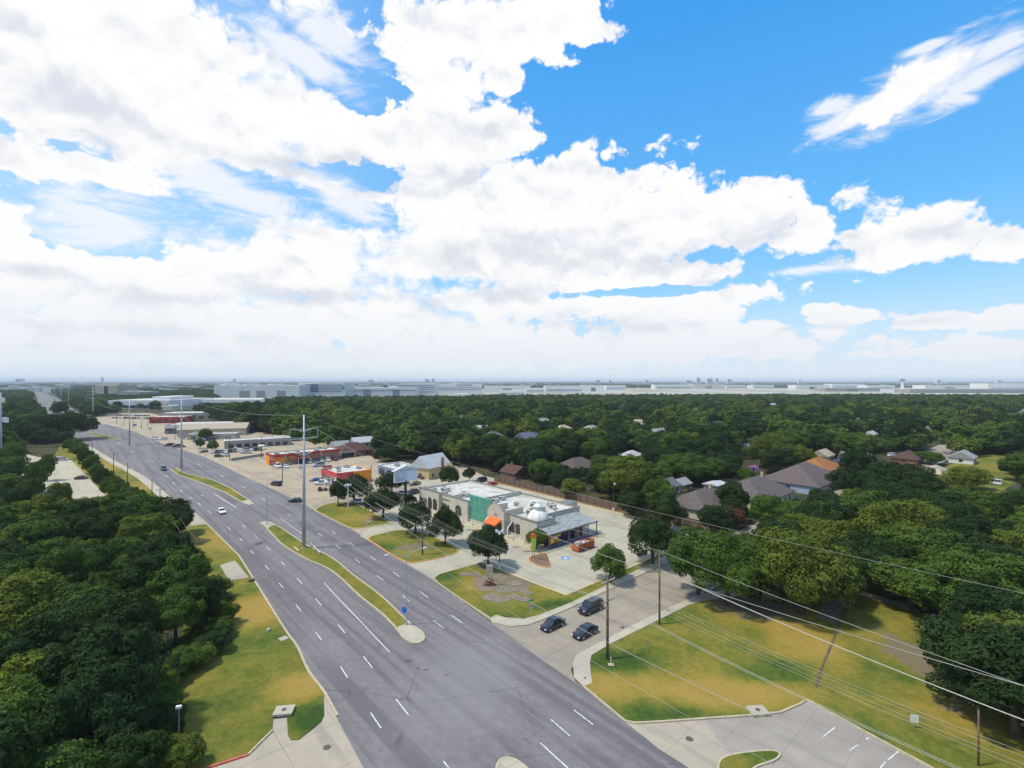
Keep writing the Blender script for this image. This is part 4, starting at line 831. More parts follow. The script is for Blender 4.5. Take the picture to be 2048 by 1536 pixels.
big('grey_office_block', 'grey banded office block next to the white one', 874, 962, 789, 768, 60, 'ivory', [(.0, 1, .45, .50), (.0, 1, .62, .67), (.45, .8, .86, .95)], win='bluegrey', lump=[(.3, .45, 3)])
for i, (a, b, p0, p1, l, wmat) in enumerate([(968, 1060, 783.5, 772, 'low grey hangar row right of the office blocks', 'ivory'), (1052, 1092, 785.5, 776.5, 'bright white box building at the tree line', 'whitew'), (1090, 1165, 786, 772, 'tall pale hangar rising over the canopy', 'ivory'), (1165, 1208, 783, 770.5, 'hangar with dark sliding door', 'ivory'), (1212, 1252, 780, 771, 'small white hangar with curved roof', 'whitew'),
        (1310, 1386, 778.5, 769.5, 'wide white hangar left of the cream terminal', 'whitew'), (1386, 1450, 777.5, 768.5, 'cream airport terminal block with bright roofs', 'cream'), (1452, 1492, 777, 770.5, 'long arched white hangar', 'whitew'), (1506, 1548, 777, 770.5, 'white hangar with small dark door', 'whitew'), (1592, 1660, 779, 770, 'pale concourse building left of the control tower', 'ivory'), (1664, 1730, 778, 768, 'white airport building with raised deck', 'whitew'),
        (1735, 1790, 779, 771, 'low concourse beside the control tower', 'ivory'), (1850, 1950, 780, 770.5, 'long bright terminal right of the control tower', 'whitew'), (1958, 1974, 780, 772.5, 'small dark roofed gatehouse on the airfield', 'tanst'), (1976, 2110, 785, 767, 'large pale hangar with cream fascia at the right edge', 'ivory'), (1650, 1760, 783, 776, 'mauve-brown airport garage in front of the terminals', 'greyw'), (1820, 2090, 786, 778, 'long dark parking structure in front of the right terminals', 'greyw'), (1000, 1050, 790, 782, 'flat white store roof at the wood edge', 'whitew'), (905, 935, 793, 788, 'little white roofed house row at the wood edge', 'whitew')]):
    big('hangar' if 'hangar' in l else 'airport_building', l, a, b, p0, p1, 70, wmat, [(.05, .95, .35, .5)] if i % 3 else [(.4, .6, 0, .6)], win='cap' if i % 2 else 'bluegrey', cat='hangar' if 'hangar' in l else 'airport building')
Y = 2200; x = (1805 - 1024) / 1000 * Y; ct = thing('control_tower', 'airport control tower with flared glass cab on the right horizon', 'control tower', (x, Y, 0))
MB().lathe((0, 0, 0), [(9, 0), (8, 10), (6, 12), (5.5, 36), (9.5, 40)], 12).build('shaft', M['ivory'], ct); MB().lathe((0, 0, 40), [(8.5, 0), (11, 5)], 8).build('cab', M['bluegrey'], ct); MB().lathe((0, 0, 45), [(11.5, 0), (11.5, 1.5), (3, 2), (.5, 8)], 8).build('cab_roof', M['cap'], ct)
for i, (a, p, wd, l) in enumerate([(1378, 760, 12, 'far grey tower block left of the skyline cluster'), (1397, 754.5, 7, 'tallest pointed skyscraper of the far skyline'), (1420, 756, 12, 'wide slab skyscraper in the far skyline'), (1434, 755.5, 5, 'slim skyscraper right of the slab'), (1459, 757.5, 9, 'rounded tower at the right end of the skyline'), (1196, 759.5, 10, 'faint far tower pair left of the skyline'), (1220, 760, 7, 'low faint office tower far off'), (1294, 759.5, 7, 'faint lone block between skyline groups'), (854, 757.5, 8, 'twin faint tower, left one, over the office blocks'), (866, 756.5, 5, 'twin faint tower, right one, over the office blocks'), (741, 759, 9, 'faint dome like block over the white office wing'), (37, 756.5, 14, 'faint block on the far left horizon'), (467, 757, 3, 'slim water tower above the assembly hall'), (202, 754, 1.6, 'thin mast on the left horizon'), (1600, 760, 4, 'tiny far tower right of the skyline'), (1878, 759, 8, 'pair of faint blocks right of the control tower'), (2000, 760, 10, 'last faint block toward the right edge')]):
    Y = 6500; x = (a - 1024) / 1000 * Y; t = thing('skyscraper', l, 'tower block', (x, Y, 0)); W = wd * 6.5; h = HZ(p, Y)
    mb = MB(); mb.b2(-W/2, W/2, 0, 40, 0, h * .9); mb.b2(-W * .3, W * .3, 8, 32, h * .9, h); mb.build('shaft', M['ivory'], t)
    MB().b2(-W * .4, W * .4, -.8, -.1, h * .3, h * .85).build('window_band', M['bluegrey'], t)

# ------------------------------------------------------------------ vehicles
PAINT = {'black': (.012, .013, .018), 'white': (.72, .73, .74), 'silver': (.42, .44, .47), 'dark grey': (.07, .075, .085), 'dark red': (.16, .015, .015), 'red': (.5, .015, .02), 'blue': (.03, .12, .38), 'dark blue': (.02, .03, .08), 'lavender silver': (.36, .34, .46), 'maroon': (.06, .012, .015), 'tan': (.35, .28, .19)}
for k_, c_ in PAINT.items():
    m = mat('car paint ' + k_, c_, .28, spec=.6); m.node_tree.nodes['Principled BSDF'].inputs['Coat Weight'].default_value = .6; m.node_tree.nodes['Principled BSDF'].inputs['Coat Roughness'].default_value = .06; M['p ' + k_] = m
M['cglass'] = mat('car glass', (.02, .026, .034), .06, spec=.9); M['tyre'] = mat('tyre', (.018, .018, .018), .9); M['rim'] = mat('alloy rim', (.45, .45, .47), .35, metal=.6)
M['lampw'] = mat('headlamp lens', (.75, .77, .8), .12, spec=.9); M['lampr'] = mat('tail lamp lens', (.35, .01, .01), .2)
SHAPES = {  # stations (x, half width, top z) of the body, glasshouse (x front base, x rear base, x front top, x rear top, z belt, z roof), wheels
 'sedan': dict(st=[(2.35, .62, .55), (2.28, .80, .66), (1.9, .88, .76), (1.0, .90, .92), (-1.45, .90, .98), (-2.1, .87, .98), (-2.32, .80, .86), (-2.36, .70, .60)], gh=(1.05, -1.75, .25, -1.05, .93, 1.43), wx=(1.42, -1.38)),
 'coupe': dict(st=[(2.25, .60, .50), (2.2, .80, .62), (1.8, .88, .74), (.9, .90, .88), (-1.3, .90, .96), (-2.0, .87, .98), (-2.2, .80, .86), (-2.25, .70, .58)], gh=(1.0, -1.95, .05, -.85, .90, 1.34), wx=(1.38, -1.32)),
 'hatch': dict(st=[(2.2, .62, .58), (2.12, .82, .72), (1.7, .90, .86), (1.0, .92, 1.0), (-1.5, .92, 1.06), (-2.05, .88, 1.06), (-2.2, .82, .9), (-2.24, .72, .6)], gh=(1.2, -2.1, .35, -1.45, 1.0, 1.56), wx=(1.35, -1.35)),
 'suv': dict(st=[(2.5, .75, .8), (2.44, .90, .98), (2.2, .97, 1.08), (1.2, .99, 1.16), (-1.8, .99, 1.18), (-2.4, .96, 1.18), (-2.52, .90, 1.0), (-2.54, .80, .6)], gh=(1.25, -2.42, .62, -2.18, 1.13, 1.86), wx=(1.55, -1.5)),
 'van': dict(st=[(2.6, .80, .8), (2.54, .94, 1.0), (2.3, .99, 1.12), (1.7, 1.0, 1.3), (-2.2, 1.0, 1.35), (-2.6, .98, 1.35), (-2.66, .94, 1.0), (-2.66, .85, .6)], gh=(1.75, -2.6, 1.0, -2.5, 1.28, 2.15), wx=(1.7, -1.7)),
 'pickup': dict(st=[(2.75, .75, .8), (2.7, .90, 1.0), (2.4, .97, 1.08), (1.3, .99, 1.12), (-.9, .99, 1.14), (-2.6, .98, 1.12), (-2.74, .94, 1.1), (-2.76, .85, .6)], gh=(1.3, -1.0, .7, -.75, 1.1, 1.84), wx=(1.75, -1.65), bed=True)}
CARM = {}
def car_meshes(k):
    if k in CARM: return CARM[k]
    S = SHAPES[k]; st = S['st']; b = MB(); n = 0; rows = []
    for x, hw, zt in st:
        zb = .24 if abs(x) < 2.2 else .32
        ring = [(x, -hw * .93, zb), (x, -hw, zb + .16), (x, -hw, zt - .22), (x, -hw * .95, zt - .05), (x, -hw * .72, zt), (x, 0, zt + .02), (x, hw * .72, zt), (x, hw * .95, zt - .05), (x, hw, zt - .22), (x, hw, zb + .16), (x, hw * .93, zb)]
        rows.append(ring)
    m_ = len(rows[0]); vs = [p for r in rows for p in r]; fs = []
    for i in range(len(rows) - 1):
        for j in range(m_):
            a, c = i * m_ + j, i * m_ + (j + 1) % m_; fs.append((a, a + m_, c + m_, c))
    fs += [tuple(range(m_)), tuple(range((len(rows) - 1) * m_, len(rows) * m_))[::-1]]
    b.add(vs, fs)
    for wx in S['wx']:
        for s in (-1, 1): b.box((wx, s * (st[3][1] - .01), .56), (.86, .06, .30))      # flared arches
    xf, xr, tf, tr, zb, zt = S['gh']; w0, w1 = .86 if k != 'van' else .95, .66 if k not in ('suv', 'van', 'pickup') else .80
    if k in ('suv', 'pickup'): w0 = .93
    g = MB(); g.add([(xf, -w0, zb - .03), (xf, w0, zb - .03), (xr, w0, zb - .03), (xr, -w0, zb - .03), (tf, -w1, zt), (tf, w1, zt), (tr, w1, zt), (tr, -w1, zt)], [(0, 1, 5, 4), (1, 2, 6, 5), (2, 3, 7, 6), (3, 0, 4, 7), (4, 5, 6, 7)])
    r = MB(); r.add([(tf + .10, -w1 - .02, zt - .03), (tf + .10, w1 + .02, zt - .03), (tr - .10, w1 + .02, zt - .03), (tr - .10, -w1 - .02, zt - .03), (tf - .12, -w1 + .12, zt + .06), (tf - .12, w1 - .12, zt + .06), (tr + .12, w1 - .12, zt + .06), (tr + .12, -w1 + .12, zt + .06)], [(0, 1, 5, 4), (1, 2, 6, 5), (2, 3, 7, 6), (3, 0, 4, 7), (4, 5, 6, 7)])
    for s in (-1, 1):      # pillars
        r.tube([(xf, s * w0, zb - .03), (tf, s * w1, zt)], .05, 5); r.tube([(xr, s * w0, zb - .03), (tr, s * w1, zt)], .07, 5)
        xm = (tf + tr) / 2; r.tube([(xm, s * (w0 + .0), zb - .03), (xm - .05, s * w1, zt)], .045, 5)
        if k in ('suv', 'van'): xq = tr * .62; r.tube([(xq, s * w0, zb - .03), (xq, s * w1, zt)], .05, 5)
    parts = [('body', b.mesh(k + ' body', M['p black'], False), 'paint'), ('window', g.mesh(k + ' glass', M['cglass']), None), ('roof', r.mesh(k + ' roof', M['p black']), 'paint')]
    if S.get('bed'): parts.append(('bed', MB().b2(-2.6, -1.12, -.80, .80, 1.10, 1.155).mesh('bed', M['blk']), None))
    x0 = st[1][0]; z0 = st[1][2]; x1 = st[-2][0]
    for s in (-1, 1):
        parts.append(('headlight', MB().box((x0 - .04, s * .62, z0 - .07), (.22, .32, .13), taper=.8).mesh('headlight', M['lampw']), None))
        parts.append(('taillight', MB().box((x1 + .01, s * .68, .82 if k not in ('suv', 'van', 'pickup') else 1.0), (.12, .22, .2)).mesh('taillight', M['lampr']), None))
    ty = MB().tube([(0, -.12, 0), (0, .12, 0)], .34, 16).mesh('tyre', M['tyre']); rm = MB().tube([(0, -.135, 0), (0, .135, 0)], .21, 12).mesh('rim', M['rim'])
    CARM[k] = (parts, ty, rm, S['wx'], st[3][1]); return CARM[k]
def car(px, py, hd, kind, col, label, group=None, z=.012, sc=1.0):
    parts, ty, rm, wx, hw = car_meshes(kind); g = G(px, py)
    nm = {'suv': 'parked_suv', 'van': 'parked_van', 'pickup': 'pickup_truck', 'sedan': 'parked_car', 'coupe': 'parked_coupe', 'hatch': 'parked_hatchback'}[kind] if group else {'suv': 'suv', 'van': 'van', 'pickup': 'pickup_truck', 'sedan': 'car', 'coupe': 'coupe', 'hatch': 'hatchback'}[kind]
    t = thing(nm, label, {'suv': 'SUV', 'van': 'van', 'pickup': 'pickup truck'}.get(kind, 'car'), (g.x, g.y, z), hd, group); t.scale = (sc, sc, sc)
    for n, me, how in parts:
        o = link(n, me, t)
        if how == 'paint': o.material_slots[0].link = 'OBJECT'; o.material_slots[0].material = M['p ' + col]
    for x in wx:
        for s in (-1, 1):
            w_ = link('wheel', ty, t, (x, s * (hw - .1), .34)); link('rim', rm, w_)
    CLEAR.append((g.x, g.y, 5)); return t
aV, aU = A_V, A_U; nV, nU = A_V + math.pi, A_U + math.pi
car(1105, 1255, nV, 'sedan', 'black', 'black sedan nearest the main road, waiting at the side street mouth')
car(1170, 1270, nV, 'coupe', 'black', 'dark rounded coupe nearest the camera on the side street', sc=1.04)
car(1181, 1222, nV, 'suv', 'black', 'black SUV farthest up of the three at the side street')
car(443, 1026, nU + .0, 'sedan', 'white', 'white sedan driving down the left carriageway')
car(327, 940, nU, 'pickup', 'dark grey', 'dark pickup driving on the left carriageway beyond the white sedan')
car(591, 1004, math.pi, 'sedan', 'black', 'black sedan pulling out onto the road beside the tall steel pole')
car(206, 852, nU, 'hatch', 'white', 'white car alone on the far right carriageway')
car(93, 822, nU, 'sedan', 'white', 'small white car farthest up the left carriageway')
car(121, 830, aU, 'suv', 'dark grey', 'dark SUV far up the road beside the narrow median trees')
car(108, 826, aU, 'sedan', 'dark blue', 'second dark car just beyond the far dark SUV')
car(552, 971, aV + 1.9, 'suv', 'maroon', 'maroon SUV leaving the tan lot at the kerb')
gL = 'cars parked at the businesses right of the road'
for c_ in [(555, 935, nU, 'van', 'white', 'white van at the front corner of the brick store'), (572, 935, nU, 'sedan', 'white', 'white sedan beside the white van in front of the brick store'), (618, 926, nU, 'sedan', 'white', 'white sedan first in the row along the brick store wall'), (629, 924, nU, 'suv', 'dark blue', 'dark SUV second in the row along the brick store wall'), (643, 923, nU, 'hatch', 'silver', 'silver hatchback third in the row along the brick store wall'),
           (655, 922, nU, 'suv', 'white', 'white SUV next to the dark red one along the brick store wall'), (669, 921, nU, 'suv', 'dark red', 'dark red SUV at the far end of the brick store row'), (637, 933, nV, 'van', 'lavender silver', 'lavender-silver minivan standing out in the lot before the store row'),
           (631, 962, math.pi + .15, 'coupe', 'blue', 'bright blue coupe beside the orange shop'), (644, 969, math.pi + .2, 'pickup', 'white', 'white pickup right behind the blue coupe'), (717, 1006, -.25, 'sedan', 'white', 'white sedan parked under the round tree by the light pole'),
           (807, 989, -.25, 'sedan', 'white', 'white sedan beneath the sign pylon'), (828, 987, aV, 'pickup', 'maroon', 'maroon pickup parked right of the white sedan under the pylon'), (830, 970, nV, 'sedan', 'black', 'black sedan in the drive behind the pylon sign'), (841, 957, aU, 'sedan', 'dark grey', 'dark grey car beside the blue-grey garage'), (852, 1011, nU, 'sedan', 'dark grey', 'dark grey sedan at the archway shopfront'),
           (985, 970, aV + .1, 'coupe', 'red', 'bright red coupe in the back lot beside the fence end'), (962, 964, nV, 'suv', 'black', 'black SUV next to the bright red coupe'),
           (311, 879, nU + .3, 'van', 'white', 'white box van at the edge of the far car lot'), (326, 880, nV, 'suv', 'white', 'white SUV right of the white box van'), (337, 892, nV, 'suv', 'dark red', 'dark red SUV leftmost in the row by the steel pole'), (346, 891, nV, 'sedan', 'white', 'white sedan right after the dark red SUV'), (354, 894, nV, 'suv', 'maroon', 'maroon SUV in front of the steel pole row'), (362, 895, nV, 'sedan', 'dark red', 'dark red sedan at the near end of the steel pole row'),
           (390, 884, nU, 'suv', 'dark blue', 'dark blue SUV left in the used car lot'), (400, 886, nU, 'pickup', 'dark grey', 'dark grey pickup in the used car lot'), (409, 887, nU, 'sedan', 'white', 'white sedan near the shrubs in the used car lot'), (407, 905, nV, 'hatch', 'dark grey', 'dark hatchback nosing out of the used car lot'), (438, 914, .3, 'hatch', 'maroon', 'small maroon hatchback parked alone by the utility pole'), (453, 912, nU, 'suv', 'silver', 'silver SUV beside the utility pole'),
           (472, 901, .1, 'pickup', 'white', 'white pickup in front of the long plaza'), (484, 905, nU, 'suv', 'white', 'white SUV beside the white pickup at the plaza'), (492, 907, .4, 'pickup', 'silver', 'silver pickup at the right of the plaza lot'), (365, 875, .2, 'pickup', 'silver', 'silver pickup before the low tan workshop'), (358, 866, 0, 'sedan', 'white', 'white car under the dark workshop front'), (505, 897, 0, 'sedan', 'black', 'black car beside the white parasol')]:
    car(*c_, group=gL)
for c_ in [(118, 919, .25, 'sedan', 'white', 'white sedan at the back of the left parking lot'), (126, 921, .25, 'hatch', 'silver', 'silver hatchback beside the white sedan in the left lot'), (163, 959, .35, 'sedan', 'black', 'black sedan alone in the middle of the left lot'), (49, 934, .2, 'sedan', 'silver', 'silver sedan behind the tree row in the left lot'), (48, 941, .2, 'hatch', 'blue', 'blue hatchback beside the silver sedan behind the tree row'), (82, 977, .1, 'sedan', 'white', 'white sedan under the tree at the near end of the left lot')]:
    car(*c_, group='cars in the left parking lot', z=.13)
for c_ in [(1552, 1006, -.35, 'suv', 'white', 'white SUV on the lawn drive of the wide brown-roofed house'), (1672, 960, -.1, 'suv', 'white', 'white SUV beside the orange-roofed house'), (1612, 985, -.3, 'pickup', 'dark blue', 'dark blue pickup by the blue-grey gable'), (1786, 913, .1, 'suv', 'white', 'white SUV parked far along the side street'), (1985, 969, aU, 'van', 'white', 'white van on the pale drive behind the right wood'), (1896, 948, 0, 'sedan', 'white', 'white sedan beside the yellow-green tree')]:
    car(*c_, group='cars parked at the houses', z=.02)
for i in range(12):
    col = ['white', 'dark grey', 'silver', 'white', 'black', 'tan'][i % 6]; k_ = ['sedan', 'suv', 'pickup'][i % 3]
    car(425 + i * 8.6, 906.5 - i * .55, A_U - .1, k_, col, '%s %s, %s from the left in the row before the long plaza' % (col, {'suv': 'SUV', 'sedan': 'sedan', 'pickup': 'pickup'}[k_], 'first second third fourth fifth sixth seventh eighth ninth tenth eleventh twelfth'.split()[i]), group=gL)
for i in range(9):
    col = ['silver', 'white', 'dark blue', 'dark grey', 'white'][i % 5]; k_ = ['suv', 'sedan', 'van'][i % 3]
    car(372 + i * 6.4, 877.5 + i * .6, A_V + .4, k_, col, '%s %s, %s from the left in the row at the tan gabled shed' % (col, {'suv': 'SUV', 'sedan': 'sedan', 'van': 'van'}[k_], 'first second third fourth fifth sixth seventh eighth ninth'.split()[i]), group=gL)
a_, b_ = G(462, 922), G(528, 911.5); t = thing('low_wall', 'long low grey block wall between the plaza lot and the bare tan lot', 'wall', a_, math.atan2((b_ - a_).y, (b_ - a_).x)); MB().b2(0, (b_ - a_).length, -.15, .15, 0, 1.2).build('blocks', M['greyw'], t); MB().b2(-.05, (b_ - a_).length + .05, -.2, .2, 1.202, 1.3).build('coping', M['cap'], t)
for i in range(26):   # dealership rows far up the road
    r_, q = divmod(i, 13); col = ['white', 'silver', 'black', 'dark grey', 'white', 'dark red', 'blue'][(i * 3 + r_) % 7]
    car(222 + q * 6.2 + r_ * 4, 831 + r_ * 5.5 + q * .15, A_U + .2, ['suv', 'sedan', 'pickup'][i % 3], col, '%s %s, %s from the left in the %s row of the far dealership' % (col, ['SUV', 'sedan', 'pickup'][i % 3], 'first second third fourth fifth sixth seventh eighth ninth tenth eleventh twelfth thirteenth'.split()[q], ['back', 'front'][r_]), group='cars in the far dealership lot')

# ------------------------------------------------------------------ poles, towers, wires
def wire(a, b, sag, r, name, label, m, group, n=14):
    pts = [a.lerp(b, t / n) - Vector((0, 0, 4 * sag * (t / n) * (1 - t / n))) for t in range(n + 1)]
    return tag(MB().tube(pts, r, 5).build(name, M[m], smooth=True), label, 'wire', group)
M['wire'] = plain('bare aluminium wire', (.34, .34, .31), .6); M['cable'] = plain('grey cable', (.42, .41, .36), .6); M['dwire'] = plain('dark cable', (.05, .05, .055), .7)
def upole(px, py, top, label, arm=0.0, armdir=None, tr=False, r=.17, z=0.0, second=False, group='wooden utility poles'):
    g = G(px, py); h = HZ(top, g.y); t = thing('utility_pole', label, 'utility pole', (g.x, g.y, z), 0, group)
    MB().tube([(0, 0, -.2), (0, 0, h * .5), (0, 0, h)], [r, r * .88, r * .72], 10).build('pole', M['pole'], t, True)
    d = armdir or VD
    if arm:
        for zz in ([h - .35] + ([h - 3.2] if second else [])):
            a = Vector((d.x, d.y, 0)) * arm; c_ = MB(); c_.box((0.12, 0.12, zz), (arm * 2, .10, .12), rz=math.atan2(d.y, d.x)); c_.build('crossarm', M['metal'] if zz > h - 1 and second else M['wood'], t)
            for k in (-.95, -.4, .4, .95): MB().lathe((a.x * k + .12, a.y * k + .12, zz + .06), [(.05, 0), (.07, .06), (.04, .2)], 6).build('insulator', M['hvac'], t)
    if tr: MB().lathe((.42, .1, h - 2.3), [(.26, 0), (.28, .1), (.28, .8), (.12, .95)], 12).build('transformer', M['hvac'], t)
    return Vector((g.x, g.y, h))
P1 = upole(1215, 1320, 1158, 'tall brown pole with white crossarm standing on the corner lawn by the small white post', 1.55, tr=False, second=True, r=.21)
P2 = upole(1319, 1250, 1100, 'brown pole at the kerb of the side street near the big spreading tree', 0, r=.17)
P3 = upole(845, 1110, 1030, 'brown pole with crossarm and transformer in the middle lot island', 1.4, tr=True, r=.18)
P4 = upole(742, 990, 930, 'bare brown pole right of the orange shop wall', 0, r=.17)
P5 = upole(565, 966, 923, 'brown pole alone at the edge of the tan lot by the road', 0, r=.17)
P6 = upole(459, 922, 872, 'dark pole with short crossarm in front of the used car lot', 1.2)
P7 = upole(523, 915, 872, 'thin dark pole between the plaza and the brick store')
P8 = upole(675, 992, 934, 'dark pole in front of the orange shop red corner', 0)
P9 = upole(1345, 1112, 1046, 'short dark red-brown pole behind the dark lot tree by the side street', 0, r=.15)
L1 = upole(387, 1165, 1082, 'brown pole with crossarm rising from the left wood beside the dry grass', 1.5, r=.16)
L2 = upole(320, 1034, 977, 'brown pole with crossarm at the leaning dark tree', 1.2, r=.16)
L3 = upole(304, 1011, 957, 'slim pole just behind the crossarm pole on the left verge', 0, r=.13)
L4 = upole(255, 970, 925, 'pole with a small can at its top on the left verge', 0, tr=True, r=.16)
L5 = upole(227, 944, 905, 'pole with wide crossarm halfway along the left verge', 1.5, r=.16)
L6 = upole(184, 911, 875, 'dark pole at the far end of the left verge', 0, r=.16)
R1 = upole(1957, 1534, 1420, 'thin brown pole at the lower right beside the dark wood', 0, r=.11)
FP = [upole(a, b, c, l, 0, r=.2) for a, b, c, l in [(233, 848, 832, 'far dark pole leftmost at the dealership edge'), (248, 852, 829, 'far dark pole second from the left at the dealership edge'), (266, 857, 838, 'far dark pole third at the dealership edge'), (283, 857, 840, 'far dark pole just before the dark workshop'), (350, 880, 842, 'dark pole in front of the bright white fascia'), (295, 855, 842, 'small dark pole at the corner of the red diner'), (365, 893, 881, 'stubby dark post beside the parked row at the steel pole')]]
PX = Vector((48.5, 28.5, 11.2)); PY = Vector((60, 30, 12.0))
for nm_, p in (('tall brown pole behind the picture edge carrying the lawn wires', PX), ('second brown pole beyond the right edge of the lawn', PY)):
    t = thing('utility_pole', nm_, 'utility pole', (p.x, p.y, 0), 0, 'wooden utility poles'); MB().tube([(0, 0, -.2), (0, 0, p.z)], [.2, .15], 10).build('pole', M['pole'], t)
def span(A, B, na, nb, offs, dz, sag, r, m, ref):
    for k, o in enumerate(offs):
        a = A + VD * o + Vector((0, 0, dz)); b = B + VD * o + Vector((0, 0, dz))
        pos = ['wire nearest the road', 'second wire from the road', 'third wire from the road', 'wire farthest from the road'][k] if len(offs) > 2 else (['roadward low cable', 'lotward low cable'][k] if len(offs) == 2 else 'single wire')
        wire(a, b, sag * (1 + .12 * k), r, 'power_line', '%s from the %s to the %s' % (pos, na, nb), m, ref)
for A, B, na, nb in ((P1, PX, 'corner lawn pole', 'right edge'), (P3, P1, 'lot island pole', 'corner lawn pole'), (P8, P3, 'orange shop pole', 'lot island pole'), (P5, P8, 'tan lot pole', 'orange shop pole')):
    near = A is P1
    span(A, B, na, nb, (-1.45, -.6, .6, 1.45), -.15, .9 if near else 1.2, .014 if near else .017, 'wire', 'wires along the right side of the road')
    span(A, B, na, nb, (-.25, .25), -3.0, 1.0, .022 if near else .026, 'cable', 'wires along the right side of the road')
span(P2, PY, 'side street pole', 'right edge', (0,), -.1, .8, .03, 'wire', 'wires along the right side of the road')
span(P4, P2, 'bare pole by the orange wall', 'side street pole', (0,), -.1, 1.6, .03, 'wire', 'wires along the right side of the road')
span(P2, PY, 'side street pole low clamp', 'right edge', (-.15, .15), -3.2, .9, .035, 'cable', 'wires along the right side of the road')
for A, B, na, nb in ((L5, L4, 'wide crossarm pole', 'can pole'), (L4, L2, 'can pole', 'leaning tree pole'), (L2, L1, 'leaning tree pole', 'dry grass pole'), (L6, L5, 'far verge pole', 'wide crossarm pole')):
    span(A, B, na, nb, (-.8, .8), -.2, 1.0, .018, 'wire', 'wires along the left verge')

def tower(px, py, top, label, arms=True, r=.56, light=True):
    r *= .8
    g = G(px, py); h = HZ(top, g.y); t = thing('steel_tower', label, 'transmission tower', g, 0, 'grey steel transmission poles in the median')
    MB().tube([(0, 0, 0), (0, 0, h)], [r, r * .38], 14).build('shaft', M['steelp'], t, True); MB().tube([(0, 0, 0), (0, 0, .35)], [r * 1.5, r * 1.45], 12).build('base', M['kerb'], t)
    d = Vector((.73, .68, 0))
    if arms:
        for s in (-1, 1):
            e = d * s * 3.3
            MB().tube([(0, 0, h - 4.0), tuple(e * .5 + Vector((0, 0, h - 3.4))), tuple(e + Vector((0, 0, h - 3.2)))], [.16, .12, .07], 8).build('upper_arm', M['steelp'], t)
            MB().tube([tuple(e + Vector((0, 0, h - 3.2))), tuple(e + Vector((0, 0, h - 5.6)))], .09, 8).build('insulator', M['greenl'], t)
            MB().tube([(0, 0, h - 5.6), tuple(e + Vector((0, 0, h - 5.6)))], .09, 8).build('strut', M['greenl'], t)
            e2 = d * s * 4.2
            MB().tube([(0, 0, h - 9.6), tuple(e2 * .5 + Vector((0, 0, h - 8.9))), tuple(e2 + Vector((0, 0, h - 8.4)))], [.14, .10, .06], 8).build('lower_arm', M['steelp'], t)
            MB().tube([tuple(e2 + Vector((0, 0, h - 8.4))), tuple(e2 + Vector((0, 0, h - 10.2)))], .07, 6).build('insulator', M['hvac'], t)
    return Vector((g.x, g.y, h))
T1 = tower(608, 1097, 830, 'nearest tall grey steel power pole with two pairs of arms in the near median')
T2 = tower(363, 938, 793, 'second steel power pole at the tip of the middle median')
T3 = tower(259, 890, 799, 'third steel power pole standing in the bare median')
T4 = tower(186, 862, 774, 'fourth steel power pole at the far median grass')
T5 = tower(137, 815, 772, 'fifth steel power pole at the road bend', r=.5)
T6 = tower(122, 820, 775, 'sixth steel power pole left of the road bend one', r=.5)
T7 = tower(109, 806, 777, 'seventh steel power pole, faint, up the road', r=.5)
T8 = tower(100, 798, 778, 'farthest faint steel power pole', r=.5)
TS = tower(2, 936, 785, 'blue-grey steel pole with white boxes at the left edge', arms=False, r=.55)
t = [o for o in bpy.data.objects if o.get('label', '').startswith('blue-grey steel pole')][0]
for a, z in ((1.6, 22.5), (2.6, 22.3), (.9, 31.5)): MB().b2(a - .5, a + .5, -.5, .5, z - 1.4, z + .9).build('equipment_box', M['whitew'], t)
T0 = Vector((47, 16, 0)); t = thing('steel_tower', 'steel power pole beyond the right edge carrying the long wires', 'transmission tower', T0, 0, 'grey steel transmission poles in the median'); MB().tube([(0, 0, 0), (0, 0, 26.9)], [.75, .3], 12).build('shaft', M['steelp'], t)
dA = Vector((.73, .68, 0))
gw_ = 'long wires between the steel power poles'
wire(T1, Vector((47, 16, 26.9)), 2.1, .012, 'overhead_line', 'topmost thin wire from the nearest steel pole sweeping over the houses to the right', 'wire', gw_, 24)
wire(T1 + dA * 3.3 + Vector((0, 0, -3.7)), Vector((49.4, 18.2, 20.4)), 4.4, .026, 'overhead_line', 'bright wire from the right upper arm of the nearest steel pole to the right edge', 'wire', gw_, 24)
wire(T1 - dA * 3.3 + Vector((0, 0, -5.7)), Vector((44.6, 13.8, 15.0)), 6.2, .024, 'overhead_line', 'bright wire from the left arm of the nearest steel pole crossing the corner lawn', 'wire', gw_, 24)
wire(T1 - dA * 4.2 + Vector((0, 0, -10.3)), Vector((43, 12.5, 10.5)), 3.0, .014, 'overhead_line', 'lower wire from the lower left arm crossing just under the bright one', 'wire', gw_, 24)
tw = [('nearest', T1), ('second', T2), ('third', T3), ('fourth', T4), ('fifth', T5)]
for (na, A), (nb, B) in zip(tw, tw[1:]):
    wire(A, B, 2.5, .035, 'overhead_line', 'top wire between the %s and %s steel poles' % (na, nb), 'wire', gw_)
    for s, l in ((-1, 'left'), (1, 'right')): wire(A + dA * 3.3 * s + Vector((0, 0, -5.6)), B + dA * 3.3 * s + Vector((0, 0, -5.6)), 4, .035, 'overhead_line', '%s arm wire between the %s and %s steel poles' % (l, na, nb), 'wire', gw_)

